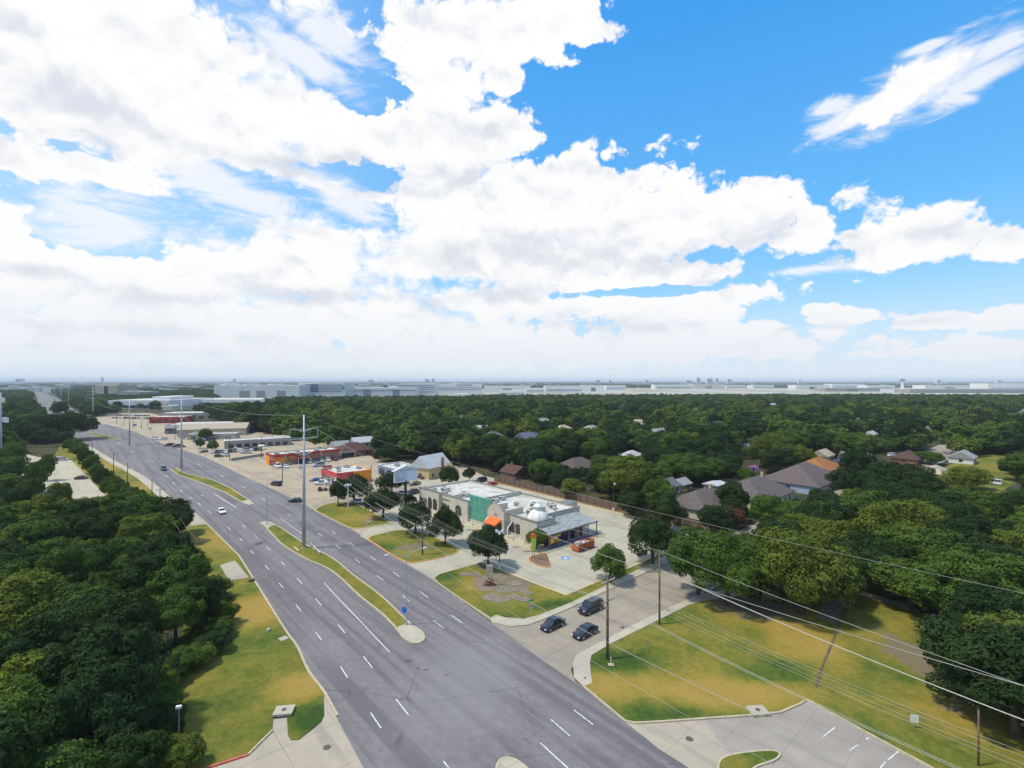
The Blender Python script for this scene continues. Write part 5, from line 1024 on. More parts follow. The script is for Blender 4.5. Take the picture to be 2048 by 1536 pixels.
def street_light(px, py, label, h=12, arm=2.9):
    g = G(px, py); t = thing('street_light', label, 'street light', (g.x, g.y, .12), 0, 'double-armed street lights in the median')
    MB().tube([(0, 0, 0), (0, 0, h)], [.11, .06], 8).build('pole', M['steelp'], t); MB().tube([(0, 0, 0), (0, 0, .25)], .22, 8).build('base', M['kerb'], t)
    for s in (-1, 1):
        e = Vector((.85, .53, 0)) * s * arm
        MB().tube([(0, 0, h - 1), tuple(e * .45 + Vector((0, 0, h - .25))), tuple(e + Vector((0, 0, h)))], .045, 6).build('arm', M['steelp'], t)
        MB().box(tuple(e * 1.12 + Vector((0, 0, h))), (.75, .26, .14), rz=math.atan2(.53, .85), taper=.7).build('lamp_head', M['whitew'], t)
    return t
street_light(813, 1250, 'double armed street light at the near median tip over the blue sign')
street_light(534, 1050, 'slim double armed street light on the rounded median tail')
street_light(410, 956, 'double armed street light on the middle median grass')
street_light(317, 914, 'double armed street light in the bare median beyond the dark pickup')
street_light(243, 880, 'double armed street light at the far median end')
g = G(811, 1251); t = thing('road_sign', 'blue sign on a short post at the near median tip', 'sign', (g.x - .15, g.y - .25, .13), -.5)
M['blue'] = plain('blue sign face', (.015, .12, .62), .5, .05)
MB().tube([(0, 0, 0), (0, 0, 2.6)], .045, 6).build('post', M['metal'], t); MB().tube([(0, -.03, 2.55), (0, -.06, 2.55)], .52, 12).b2(-.38, .38, -.062, -.03, 2.1, 2.35).build('sign_plate', M['blue'], t)

# parking lot floodlight poles
def flood(px, py, top, label, heads, base=False, m='whitew', r=.12):
    g = G(px, py); h = HZ(top, g.y); t = thing('light_pole', label, 'light pole', (g.x, g.y, .02), 0, 'floodlight poles in the lots')
    MB().tube([(0, 0, 0), (0, 0, h)], [r, r * .8], 8).build('pole', M[m], t)
    if base: MB().tube([(0, 0, 0), (0, 0, .95)], .30, 14).build('base', M['whitew'], t)
    for i in range(heads):
        a = i * 2 * math.pi / heads + .5; e = Vector((math.cos(a), math.sin(a), 0)) * (.75 if heads > 1 else .6)
        hd = MB().box((e.x, e.y, h - .15), (.62, .5, .55), rz=a, taper=.7).build('lamp_head', M['whitew'], t); MB().box((e.x, e.y, h - .45), (.45, .4, .04), rz=a).build('lens', M['hvacd'], hd)
        MB().tube([(0, 0, h - .1), (e.x, e.y, h - .1)], .04, 6).build('bracket', M['metal'], t)
flood(696, 1017, 969, 'pale pole with a cluster of four floodlights on the far lot island', 4, r=.16)
flood(999, 1138, 1062, 'dark pole with floodlights on a fat white base at the corner island', 3, True, 'pole')
flood(1227, 1022, 967, 'thin light pole with white base along the board fence', 1, True, 'pole', .08)
flood(1195, 1075, 1060, 'very short bollard light beside the patio shelter', 1, False, 'pole', .06)
g = G(358, 1512); t = thing('lamp_post', 'brown post with a small pale box lamp on the left verge lawn', 'lamp post', (g.x, g.y, .1), .3)
MB().tube([(0, 0, 0), (0, 0, 5.1)], [.07, .06], 8).build('post', M['wood'], t); MB().b2(-.28, .22, -.15, .15, 5.0, 5.25).build('lamp_head', M['whitew'], t)
# lamp frame of the orange shop
for px, py, l, two in ((650, 981, 'thick white square lamp post with wheel planter left of the two lamps', False), (662, 981, 'white T shaped post carrying two bell lamps before the orange shop', True)):
    g = G(px, py); t = thing('lamp_post', l, 'lamp post', g, A_V)
    MB().b2(-.25, .25, -.25, .25, 0, 4.6).build('post', M['whitew'], t)
    if two:
        MB().b2(-2.2, 2.2, -.1, .1, 4.4, 4.6).b2(-.26, 2.4, -.1, .1, 2.0, 2.2).build('crossbar', M['whitew'], t)
        for s in (-1.7, 1.7): MB().lathe((s, 0, 3.5), [(.75, 0), (.6, .2), (.2, .6), (.1, .9)], 14).build('lamp_shade', M['whitew'], t)
    MB().lathe((0, -.1, 0), [(.7, 0), (.85, .3), (.85, .7), (.5, .9)], 14).build('planter', M['blk'], t)
g = G(640, 982); t = thing('planter', 'round dark red planter barrel left of the white lamp posts', 'planter', g); MB().lathe((0, 0, 0), [(.7, 0), (.85, .6), (.8, 1.2)], 14).build('barrel', M['maroonp'] if 'maroonp' in M else M['p maroon'], t); MB().lathe((0, 0, 1.0), [(.7, .2), (.5, .5), (.1, .6)], 10).build('shrub', M['hedge'], t)
# ---- sign pylon
g = G(811, 1010); sp = thing('sign_pylon', 'tall white house-shaped tenant sign on a single black post', 'sign', g, A_V)
MB().tube([(0, 0, 0), (0, 0, 8.0)], .42, 12).build('post', M['blk'], sp)
M['panel'] = plain('sign panel', (.56, .63, .72), .5, .03)
pn = [(-4.1, 7.7), (4.1, 7.7), (4.1, 11.3), (0, 12.6), (-4.1, 11.3)]; n_ = 5
pb = MB().add([(x, -.3, z) for x, z in pn] + [(x, .3, z) for x, z in pn], [tuple(range(n_)), tuple(range(n_, 2 * n_))[::-1]] + [(i, i + n_, (i + 1) % n_ + n_, (i + 1) % n_) for i in range(n_)]).build('panel', M['panel'], sp)
fr = MB()
for i in range(5): fr.tube([(pn[i][0], -.28, pn[i][1]), (pn[(i + 1) % 5][0], -.28, pn[(i + 1) % 5][1])], .13, 6)
fr.build('sign_frame', M['whitew'], pb)
ro = MB(); ro.add([(-4.7, -.7, 11.25), (0, -.7, 12.75), (0, .7, 12.75), (-4.7, .7, 11.25), (4.7, -.7, 11.25), (4.7, .7, 11.25), (-4.7, -.7, 11.4), (0, -.7, 12.92), (0, .7, 12.92), (-4.7, .7, 11.4), (4.7, -.7, 11.4), (4.7, .7, 11.4)], [(0, 3, 2, 1), (1, 2, 5, 4), (6, 7, 8, 9), (7, 10, 11, 8), (0, 1, 7, 6), (1, 4, 10, 7), (3, 9, 8, 2), (2, 8, 11, 5), (0, 6, 9, 3), (4, 5, 11, 10)])
ro.build('gable_roof', M['panel'], sp)
M['ink'] = plain('faded sign lettering', (.10, .14, .20), .6)
tx = MB(); tx.b2(-4, 4, -.312, -.302, 10.98, 11.06).b2(-.06, .06, -.312, -.303, 7.8, 11.0)
rs_ = np.random.default_rng(3)
for r_ in range(6):
    x = -3.8; hgt = .13 if r_ > 1 else .26
    while x < -.5:
        wd = rs_.uniform(.18, .6); tx.b2(x, min(x + wd, -.35), -.311, -.3025, 8.15 + r_ * .47, 8.15 + r_ * .47 + hgt); x += wd + rs_.uniform(.08, .2)
x = -2.2
while x < 2.2: wd = rs_.uniform(.2, .5); tx.b2(x, x + wd, -.311, -.3025, 11.25, 11.55); x += wd + .12
tx.build('lettering', M['ink'], pb)
# orange/green blade sign
g = G(1067, 1121); bs = thing('blade_sign', 'tall lime green tapering sign with orange top on two thin posts by the patio', 'sign', g, .18)
M['lime'] = plain('lime sign face', (.42, .62, .06), .5, .05); M['otop'] = plain('orange sign top', (.85, .16, .03), .5, .05)
pl = [(-.30, 2.1), (.25, 2.1), (.42, 3.0), (.62, 5.0), (-.62, 5.0), (-.42, 3.2)]
n_ = len(pl); MB().add([(x, -.1, z) for x, z in pl] + [(x, .1, z) for x, z in pl], [tuple(range(n_)), tuple(range(n_, 2 * n_))[::-1]] + [(i, i + n_, (i + 1) % n_ + n_, (i + 1) % n_) for i in range(n_)]).build('green_panel', M['lime'], bs)
pl = [(-.60, 5.02), (.62, 5.02), (.64, 5.6), (.35, 6.0), (-.35, 6.05), (-.62, 5.7)]
MB().add([(x, -.12, z) for x, z in pl] + [(x, .12, z) for x, z in pl], [tuple(range(n_)), tuple(range(n_, 2 * n_))[::-1]] + [(i, i + n_, (i + 1) % n_ + n_, (i + 1) % n_) for i in range(n_)]).build('orange_panel', M['otop'], bs)
for x in (-.28, .24): MB().tube([(x, .14, 0), (x, .14, 4.5)], .06, 6).build('post', M['pole'], bs)
# monument sign on the corner island
g = G(979, 1172); ms = thing('monument_sign', 'weathered grey panel sign on a crumbling red brick base in the corner island', 'sign', g, -.15)
MB().b2(-.62, .62, -.12, .12, 1.5, 4.1).build('panel', M['tanst'], ms); pbk = MB()
for i, (x, z, s) in enumerate([(-.7, .35, .8), (.2, .35, .9), (.75, .3, .6), (-.2, .95, .8), (.45, .9, .5), (0, 1.4, .5)]): pbk.box((x, (i % 3 - 1) * .2, z), (s, .8, .6), rz=i * .4)
pbk.build('brick_base', M['brickd'], ms); lt = MB()
for r_ in range(3):
    for q in range(3 if r_ else 1): lt.b2(-.4 + q * .3, -.2 + q * .3, -.135, -.122, 2.1 + r_ * .7, 2.25 + r_ * .7)
lt.build('lettering', M['ink'], ms)
g = G(1062, 1233); ss = thing('street_sign', 'green street name blade over a blue plate on a thin pole at the corner', 'sign', g, .5)
M['sgreen'] = plain('green sign face', (.01, .30, .14), .5, .05)
MB().tube([(0, 0, 0), (0, 0, 2.6)], .035, 6).build('pole', M['metal'], ss); MB().b2(-.6, .6, -.02, .02, 2.6, 2.86).build('name_plate', M['sgreen'], ss); MB().b2(-.22, .22, -.05, -.036, 1.45, 2.1).build('white_plate', M['whitew'], ss); MB().b2(-.18, .18, -.06, -.051, 1.65, 2.0).build('blue_plate', M['blue'], ss)
g = G(1222, 1331); t = thing('marker_post', 'thin white marker post on a small slab below the tall corner pole', 'post', g); MB().tube([(0, 0, .1), (0, 0, 1.15)], .06, 8).build('post', M['whitew'], t); MB().b2(-.4, .4, -.3, .3, .1, .17).build('slab', M['kerb'], t)
# dumpster with debris
g = G(1166, 1098); dp = thing('dumpster', 'rust-red open roll-off dumpster beside the patio shelter', 'dumpster', g, A_V)
M['rust'] = mat('rusty orange-red paint', rough=.75, fn=mottled((.36, .09, .03), (.46, .14, .05), 1.5, 5, .35, .65, (.22, .07, .04), .6))
MB().b2(-2.9, 2.9, -1.1, -1.0, .25, 1.75).b2(-2.9, 2.9, 1.0, 1.1, .25, 1.75).b2(-2.9, -2.8, -.998, .998, .25, 1.6).b2(2.8, 2.9, -.998, .998, .25, 2.0).b2(-2.798, 2.798, -.998, .998, .25, .4).build('bin', M['rust'], dp)
for i in range(9): MB().b2(-2.7 + i * .67, -2.58 + i * .67, -1.2, -1.102, .3, 1.7).build('rib', M['rust'], dp)
MB().b2(-2.95, 2.95, -1.16, -.98, 1.752, 1.86).b2(-2.95, 2.95, .98, 1.16, 1.752, 1.86).build('rim', M['rust'], dp)
MB().b2(-3.05, 2.6, -.7, -.5, .02, .245).b2(-3.05, 2.6, .5, .7, .02, .245).build('skid', M['rust'], dp)
db = MB(); rr = np.random.default_rng(5)
for i in range(60): db.box((rr.uniform(-2.5, 1.2), rr.uniform(-.85, .85), 1.25 + rr.uniform(0, .65) * (1 if i % 3 else .4)), (rr.uniform(.15, .8), rr.uniform(.15, .7), rr.uniform(.05, .35)), rz=rr.uniform(0, 3))
dbo = db.build('rubbish', mat('pale rubbish', rough=.9, fn=mottled((.22, .20, .20), (.72, .70, .68), 3, 3, .4, .6))); dbo.location = g; dbo.rotation_euler.z = A_V; dbo['kind'] = 'stuff'; dbo['label'] = 'pale rubbish heaped in the rust-red dumpster'; dbo['category'] = 'rubbish'
# backflow pipes on the far island, covers, catch basins
g = G(738, 1048); t = thing('pipe_assembly', 'pink and white pipe assembly standing on the dry far lot island', 'pipework', (g.x, g.y, .1), .4)
M['pink'] = plain('faded pink paint', (.55, .25, .20), .7)
MB().tube([(-.7, 0, 0), (-.7, 0, 1.3)], .16, 8).tube([(.6, 0, 0), (.6, 0, 1.9)], .16, 8).build('riser', M['whitew'], t); MB().tube([(-1.0, 0, 1.3), (.9, 0, 1.5)], .18, 8).tube([(0, 0, 1.3), (.2, 0, 2.4)], .12, 8).build('valve_body', M['pink'], t); MB().tube([(-.5, -.1, .5), (.5, -.1, .5)], .2, 8).build('cross_pipe', M['whitew'], t)
M['iron'] = plain('cast iron', (.10, .075, .06), .7, .2)
def cover(px, py, z, label, r=.38):
    g = G(px, py); o = MB().tube([(0, 0, z), (0, 0, z + .012)], r, 16).build('manhole_cover', M['iron']); o.location = (g.x, g.y, 0); tag(o, label, 'manhole cover', 'round iron covers')
cover(654, 1495, .008, 'iron cover in the tan driveway at the lower left', .42); cover(1379, 1478, .008, 'iron cover in the tan entry drive at the lower right', .42); cover(1245, 1255, .012, 'iron cover in the side street near the middle pole'); cover(1293, 1286, .13, 'iron cover set in the corner lawn grass'); cover(1170, 1358, .15, 'little cover in the curved corner sidewalk', .2)
cover(1336, 1222, .15, 'small cover in the sidewalk under the wires', .22)
def basin(px, py, rz, z, label):
    g = G(px, py); t = thing('storm_drain', label, 'storm drain', (g.x, g.y, z), rz, 'concrete storm drain inlets'); MB().b2(-1.1, 1.1, -.85, .85, .16, .42).build('lid', M['walk'], t); MB().b2(-.98, .98, -.72, .72, -.1, .16).build('opening', M['blk'], t); MB().tube([(0, .05, .42), (0, .05, .435)], .3, 14).build('cover', M['iron'], t)
basin(568, 1427, .15, .05, 'raised concrete drain box on the left lawn channel'); basin(1516, 1425, .1, -.1, 'flat concrete drain inlet in the kerb of the entry drive')
for a, b, l in ((610, 1082, None),):
    pass
g1, g2 = G(622, 1093), G(640, 1111); t = thing('guard_rail', 'short white guard rail running from the nearest steel pole base', 'guard rail', g1, math.atan2((g2 - g1).y, (g2 - g1).x)); Lr = (g2 - g1).length
MB().b2(0, Lr, -.05, .05, .5, .8).build('beam', M['whitew'], t)
for i in range(4): MB().b2(i * Lr / 3 - .07, i * Lr / 3 + .07, .052, .2, 0, .7).build('post', M['wood'], t)
g1, g2 = G(588, 1096), G(598, 1104); t = thing('concrete_beam', 'short pale concrete beam on the median grass left of the steel pole', 'kerb block', g1, math.atan2((g2 - g1).y, (g2 - g1).x)); MB().b2(0, (g2 - g1).length, -.2, .2, .1, .35).build('block', M['kerb'], t)
g1, g2 = G(352, 938), G(362, 945); t = thing('concrete_beam', 'pale guard beam beside the second steel pole', 'kerb block', g1, math.atan2((g2 - g1).y, (g2 - g1).x)); MB().b2(0, (g2 - g1).length, -.2, .2, .1, .7).build('block', M['kerb'], t)
# bouncy castle, parasol, utility box on the park lawn
g = G(1507, 944); t = thing('bouncy_castle', 'purple and pink inflatable castle in a garden among dark trees', 'bouncy castle', g, .1); M['magenta'] = plain('magenta vinyl', (.6, .12, .45), .5); M['violet'] = plain('violet vinyl', (.30, .20, .55), .5)
t.scale = (.48, .48, .62); MB().b2(-3, 3, -2, 2, 0, .8).b2(-3, 3, 1.6, 2, .8, 3.4).b2(-2.9, 2.9, -1.9, 1.6, 3.4, 3.8).build('base', M['violet'], t)
for x in (-3, .9, 3):
    for y in (-2, 2): MB().lathe((x, y, 0), [(.45, 0), (.5, 2), (.45, 3.9), (.05, 5.0)], 10).build('tower', M['magenta'], t, True)
keep_open(1498, 922, 1518, 942, G(1507, 938).y); clear(1507, 940, 7)
g = G(523, 899); t = thing('parasol', 'white parasol between the parked cars and the plaza annexe', 'parasol', g); MB().lathe((0, 0, 2.2), [(2.2, 0), (1.1, .5), (.1, .9)], 8).build('canopy', M['whitew'], t); MB().tube([(0, 0, 0), (0, 0, 3)], .05, 6).build('pole', M['metal'], t)
g = G(1829, 1458); t = thing('notice_board', 'small white square panel on the lawn at the lower right under the wires', 'sign', g, -.3); MB().b2(-.4, .4, -.03, .03, .75, 1.6).build('panel', M['whitew'], t); MB().tube([(0, .05, 0), (0, .05, 1.4)], .04, 6).build('post', M['wood'], t)
g = G(537, 1263); t = thing('valve_marker', 'small grey lump with white top on the dry grass beside the road', 'valve marker', g); MB().lathe((0, 0, .1), [(.3, 0), (.3, .3), (.12, .5)], 8).build('body', M['hvac'], t)
g = G(503, 1163); t = thing('drain_box', 'dark low box at the road edge by the concrete pad', 'drain box', g, .8); MB().b2(-.5, .5, -.4, .4, 0, .5).build('box', M['iron'], t)
g = G(567, 1279); t = thing('drain_box', 'pale square drain box at the kerb where the dry grass turns green', 'drain box', g, .9); MB().b2(-.6, .6, -.6, .6, 0, .2).build('box', M['walk'], t)
for px, py, s, l in ((1175, 1085, 2.0, ''),): pass
# low rocks / broken concrete slabs of the corner island
SL = [(948, 1150, 1.6), (965, 1160, 2.0), (990, 1150, 1.5), (1001, 1157, 1.9), (975, 1178, 2.0), (1010, 1180, 2.2), (1028, 1168, 1.8), (1040, 1180, 1.7), (1053, 1188, 1.4), (985, 1196, 2.2), (1003, 1200, 1.8), (1026, 1195, 1.5), (960, 1170, 1.4), (1045, 1200, 1.6), (930, 1150, 1.3)]
M['slab'] = plain('broken slab', (.195, .155, .115), .95, .25)
for i, (a, b, s) in enumerate(SL):
    g = G(a, b); rr = np.random.default_rng(i); k = 9; P_ = [(s * rr.uniform(.8, 1.1) * math.cos(q * 6.283 / k), s * .75 * rr.uniform(.8, 1.1) * math.sin(q * 6.283 / k)) for q in range(k)]
    o = MB().prism(P_, 0, .035 + .004 * i).build('concrete_slab', M['slab']); o.location = (g.x, g.y, .13); tag(o, 'flat broken concrete slab lying in the bare part of the corner island', 'slab', 'broken concrete slabs')
for i, (px, py, h_, w_, mm, l) in enumerate([(334, 879, 6, 3.0, 'cap', 'dark roadside pylon sign before the white fascia workshop'), (300, 868, 5, 2.4, 'whitew', 'white roadside sign at the red diner lot'), (270, 860, 5, 2.2, 'blue', 'small blue roadside sign left of the red diner'), (391, 878, 5, 2.0, 'whitew', 'white sign panel at the used car lot entrance'), (546, 940, 4, 2.2, 'red', 'red panel sign at the brick store corner'), (602, 952, 4.5, 2.2, 'whitew', 'white panel sign in the middle of the tan lot'), (430, 900, 5, 2.4, 'orange', 'orange sign at the near end of the used car row'), (655, 962, 6.2, 3.4, 'dred', 'dark red menu board at the left corner of the orange shop')]):
    g = G(px, py); t = thing('roadside_sign', l, 'sign', g, A_V, 'signs of the businesses'); MB().tube([(0, 0, 0), (0, 0, h_)], .12, 8).build('post', M['metal'], t); MB().b2(-w_ / 2, w_ / 2, -.12, .12, h_ - 1.6, h_).build('panel', M[mm], t); MB().b2(-w_ * .36, w_ * .36, -.135, -.121, h_ - 1.0, h_ - .75).build('lettering', M['ink'] if mm == 'whitew' else M['whitew'], t)
# wheel stops and bollards in front of the mall
for u, l in ((22, 'dark round stain'),): pass
for i in range(7):
    g = UV(2 + i * 4.2, -2.15, .15); t = thing('bollard', 'thin dark bollard on the shopfront walk by the yellow kerb', 'bollard', g, 0, 'bollards along the shopfront walk'); MB().tube([(0, 0, 0), (0, 0, .9)], .07, 8).build('post', M['pole'], t)
mb = MB()
for i, u in enumerate((-1.5, 2.5, 6.5, 10.5, 17, 21, 25)):
    c = UV(u, -4.6); pts = [(c.x + (1.0 + .3 * math.sin(q * 2 + i)) * math.cos(q * .7), c.y + (.55 + .2 * math.sin(q * 3 + i)) * math.sin(q * .7), .017) for q in range(9)]; mb.add(pts, [tuple(range(9))])
struct(mb.build('oil_stain_markings', M['dirt']))
# people at the entrance

# ------------------------------------------------------------------ tree placement
def tree1(px, py, d, h, tone, label, kind='round', group=None, z=.05):
    g = G(px, py); TREES.append([g.x, g.y, (d, h), tone, label, kind, group])
S = []
def single(px, py, d, top, tone, label, kind='round', name='tree'):
    g = G(px, py); S.append((g.x, g.y, d, HZ(top, g.y), tone, label, kind, name)); CLEAR.append((g.x, g.y, d * .42))
single(976, 1134, 7.6, 1061, 'dark green', 'round dark tree at the top of the corner island beside the white-based light pole')
single(890, 1089, 7.4, 1024, 'dark green', 'round dark tree on the right tip of the middle lot island')
single(831, 1067, 8.2, 1009, 'dark green', 'round dark tree at the back of the middle lot island')
single(766, 1036, 8.8, 984, 'dark green', 'round dark tree on the right tip of the far lot island')
single(677, 1011, 5.5, 965, 'dark green', 'small dark tree left of the floodlight cluster on the far island')
single(708, 1006, 9.6, 955, 'dark green', 'round dark tree behind the floodlight cluster, over the white sedan')
single(783, 990, 8.6, 948, 'dark green', 'dark tree left of the sign pylon post')
single(818, 1010, 3.6, 992, 'dark green', 'round black-green bush at the foot of the sign pylon')
single(898, 974, 7.0, 937, 'dark green', 'small round tree in the drive behind the mall, left one')
single(938, 963, 4.4, 939, 'dark green', 'smallest round tree in the drive behind the mall, right one')
single(1219, 1160, 6.6, 1099, 'mid green', 'small round tree on the kerb strip beside the tall corner pole')
single(1305, 1128, 9.8, 1042, 'dark green', 'dark round tree on the kerb strip close to the side street')
single(1073, 1099, 4.4, 1063, 'olive green', 'light olive tree between the lime sign and the patio shelter')
single(1396, 1190, 10.5, 1072, 'mid green', 'leafy tree at the side street kerb, left part of the big clump', 'near')
single(1455, 1205, 12.5, 1080, 'mid green', 'largest spreading tree of the clump over the lawn walk', 'near')
single(1500, 1213, 10.0, 1120, 'dark green', 'dark low crowned tree in front of the big clump', 'near')
single(1502, 1150, 11.0, 1075, 'mid green', 'green tree at the back of the big clump by the street', 'near')
single(1602, 1228, 15.0, 1072, 'olive green', 'wide olive oak with double trunk on the lawn', 'near')
single(1650, 1205, 11.0, 1100, 'mid green', 'mid green tree merging with the right side of the wide olive oak', 'near')
single(1736, 1182, 11.0, 1085, 'dark green', 'dark tree with bare trunk right of the wide olive oak', 'near')
single(1768, 1182, 10.0, 1090, 'dark green', 'dark tree with bare trunk next to the wood edge', 'near')
single(1560, 1130, 11.0, 1050, 'dark green', 'dark tree behind the wide olive oak', 'near')
single(1330, 1062, 9.5, 995, 'dark green', 'dense dark tree behind the fence, right of the pair', 'near')
single(1318, 1030, 8.5, 962, 'mid green', 'green tree rising over the dense dark one behind the fence', 'near')
single(1264, 1032, 8.0, 980, 'dark green', 'dark tree behind the fence at the thin light pole', 'near')
single(1145, 997, 8.5, 960, 'olive green', 'light green dome-shaped tree just behind the fence', 'near')
single(1436, 1075, 8.0, 1015, 'dark green', 'dark tree at the end of the board fence', 'near')
single(1463, 1056, 6.5, 1020, 'rust-red', 'rust-brown shrub tree at the end of the side street walk', 'near')
single(1466, 1030, 9.0, 968, 'dark green', 'dark tree in front of the brown-roofed bungalow gable', 'near')
single(1470, 1044, 7.0, 1004, 'dark green', 'dark small tree between the bungalow and the street', 'near')
single(1530, 935, 12.0, 872, 'olive green', 'pale green tall tree left of the orange roof', 'near')
single(1612, 925, 8.0, 898, 'yellow-green', 'bright yellow-green tree above the orange roof', 'near')
single(1606, 895, 6.0, 868, 'rust-red', 'small red-leaved tree in the middle of the neighbourhood', 'near')
single(1940, 978, 13.0, 936, 'yellow-green', 'bright yellow-green dome tree beyond the right wood', 'near')
single(1860, 928, 11.0, 905, 'mid green', 'green tree at the far side street', 'near')
single(1715, 985, 10.0, 905, 'dark green', 'tall dark tree in front of the white dark-roofed cottage', 'near')
for i_, (a_, b_, d_, t_, n_) in enumerate([(1352, 1042, 6, 1018, 'left'), (1448, 1034, 4, 1016, 'front'), (1530, 1022, 4, 1004, 'right'), (1575, 1040, 7, 1004, 'street'), (1645, 1010, 8, 978, 'right'), (1600, 1058, 9, 1004, 'street'), (1655, 1038, 9, 990, 'street'), (1545, 1072, 11, 1000, 'street'), (1690, 1000, 10, 940, 'street')]):
    single(a_, b_, d_, t_, ('dark green', 'mid green')[i_ % 2], ['dark tree at the left corner of the nearest bungalow', 'small garden tree in front of the nearest bungalow', 'garden tree left of the white SUV drive', 'kerb tree opposite the white SUV drive', 'kerb tree below the blue-grey gable', 'tree over the street before the wide mauve roof', 'tall tree over the street below the orange roof', 'tree over the near end of the side street bend', 'tree over the street below the slate blue roof'][i_], 'near')
for i_, (a_, b_, d_, h_) in enumerate([(432, 1196, 4.5, 3.4), (440, 1222, 4.2, 3.0), (441, 1250, 4.5, 3.2), (434, 1278, 4.4, 3.0), (424, 1306, 4.6, 2.8), (398, 1330, 4.2, 2.6), (366, 1346, 4.4, 3.0), (336, 1368, 4.2, 3.0), (318, 1396, 4.0, 3.4), (318, 1440, 4.2, 3.8), (325, 1490, 4.2, 3.6), (352, 1545, 4.6, 3.2)]):
    g_ = G(a_, b_); single(a_, b_, d_, HOR + (HC - h_) / g_.y * FPX, ('mid green', 'dark green', 'olive green')[i_ % 3], 'low bush at the left wood grass edge, %s from the dry grass pole' % 'first second third fourth fifth sixth seventh eighth ninth tenth eleventh twelfth'.split()[i_], 'near')
single(352, 1290, 8.0, 1180, 'mid green', 'full mid green tree closing the lower bay of the left wood edge', 'near')
single(385, 1268, 7.0, 1165, 'dark green', 'dark tree behind the low bushes of the left wood edge', 'near')
single(343, 1072, 9.0, 1005, 'dark green', 'dark leaning tree at the end of the verge by the concrete apron', 'near')
single(140, 880, 26, 826, 'dark green', 'huge dark spreading tree over the far left parking lot', 'near')
single(75, 885, 22, 832, 'dark green', 'wide dark tree left of the huge spreading one', 'near')
single(75, 1395 + 60, 9.0, 1320, 'yellow-green', 'single yellow-green tree among the dark left wood', 'near')
single(75, 985, 6.5, 925, 'mid green', 'green lot tree in the middle of the left parking lot', 'near')
single(58, 1012, 7.5, 955, 'mid green', 'green lot tree nearest the wood in the left parking lot', 'near')
single(95, 962, 5.5, 912, 'mid green', 'slim green tree at the right of the left lot tree row', 'near')
single(122, 1016, 5.5, 968, 'olive green', 'olive tree at the near edge of the left lot', 'near')
single(118, 832, 16, 804, 'dark green', 'dark median tree far up the road', 'near')
single(400, 897, 5, 878, 'mid green', 'shrub between used cars, left one', 'near'); single(425, 905, 5.5, 884, 'mid green', 'grey-green shrub left of the plaza', 'near'); single(412, 880, 9, 858, 'mid green', 'green tree before the tan gabled shed', 'near')
for i, (a, b, d, tp) in enumerate([(126, 892, 10, 864), (144, 904, 8.5, 878), (159, 917, 7.5, 888), (171, 933, 6.6, 902), (183, 948, 6.4, 914), (196, 964, 6, 930), (208, 981, 6, 943), (222, 996, 6, 956), (238, 1012, 6, 968), (260, 1034, 6.5, 986)]):
    single(a, b, d, tp, ['dark green', 'mid green', 'mid green'][i % 3], 'verge row tree, %s counted from the far end of the left verge' % 'first second third fourth fifth sixth seventh eighth ninth tenth'.split()[i], 'near')
for px, py, r in ((640, 925, 10), (800, 975, 16), (830, 960, 14), (845, 950, 14), (870, 958, 12), (900, 960, 14), (930, 955, 12), (960, 955, 10), (1500, 1010, 9), (1560, 1003, 10), (1620, 985, 10), (1490, 925, 10), (1800, 925, 14), (1830, 915, 14), (1990, 975, 16), (1960, 970, 10), (1785, 935, 12), (700, 925, 10), (735, 915, 12), (770, 935, 14), (455, 890, 30), (1040, 975, 6), (1375, 1040, 7), (1400, 1050, 7), (1300, 1040, 4), (1290, 1000, 5), (1245, 910, 8)): clear(px, py, r)
keep_open(1850, 905, 1925, 935, 260); keep_open(1960, 955, 2040, 985, 195); keep_open(1785, 900, 1850, 930, 270); keep_open(1475, 1040, 1503, 1100, 130); keep_open(1575, 985, 1650, 1012, 190); keep_open(60, 900, 200, 1000, 190); keep_open(1370, 1040, 1420, 1062, 140)
keep_open(560, 870, 770, 975, 210); keep_open(1525, 975, 1590, 1010, 175); keep_open(1630, 940, 1700, 965, 210); keep_open(830, 905, 900, 955, 212); keep_open(940, 940, 1010, 975, 190)
keep_open(380, 870, 560, 915, 290); keep_open(200, 800, 460, 880, 380); keep_open(85, 800, 170, 835, 600); keep_open(60, 778, 105, 800, 1100); keep_open(1885, 935, 1910, 955, 200)
NB = poly([(560, 885), (640, 897), (700, 918), (760, 928), (835, 915), (900, 925), (960, 940), (1015, 958), (1140, 990), (1300, 1033), (1425, 1060), (1452, 1060), (1520, 1030), (1600, 995), (1700, 958), (1800, 915), (1900, 873), (2100, 812), (2100, 801), (1800, 799), (1400, 799), (1000, 801), (900, 803), (560, 806), (480, 810), (430, 818), (390, 826), (440, 842), (470, 858), (560, 872)])
NB2 = poly([(1520, 1060), (1700, 1000), (1960, 888), (2100, 815), (2200, 800), (2500, 800), (2700, 900), (2300, 930), (2100, 900), (1950, 915), (1850, 930), (1700, 985), (1560, 1060)])
RW = poly([(1530, 1112), (1600, 1165), (1700, 1160), (1785, 1212), (1845, 1295), (1905, 1395), (2000, 1470), (2100, 1560), (2250, 1600), (2500, 1560), (2900, 1500), (2900, 930), (2100, 925), (1990, 985), (1930, 985), (1850, 960), (1750, 985), (1640, 1030), (1560, 1070)])
LW = poly([(-900, 1065), (0, 1058), (60, 1050), (130, 1040), (200, 1030), (250, 1042), (300, 1060), (335, 1085), (300, 1120), (270, 1150), (330, 1180), (405, 1215), (432, 1262), (420, 1310), (345, 1355), (290, 1400), (285, 1450), (305, 1520), (330, 1610), (290, 1800), (-300, 2300), (-1500, 2300), (-1500, 1150)])
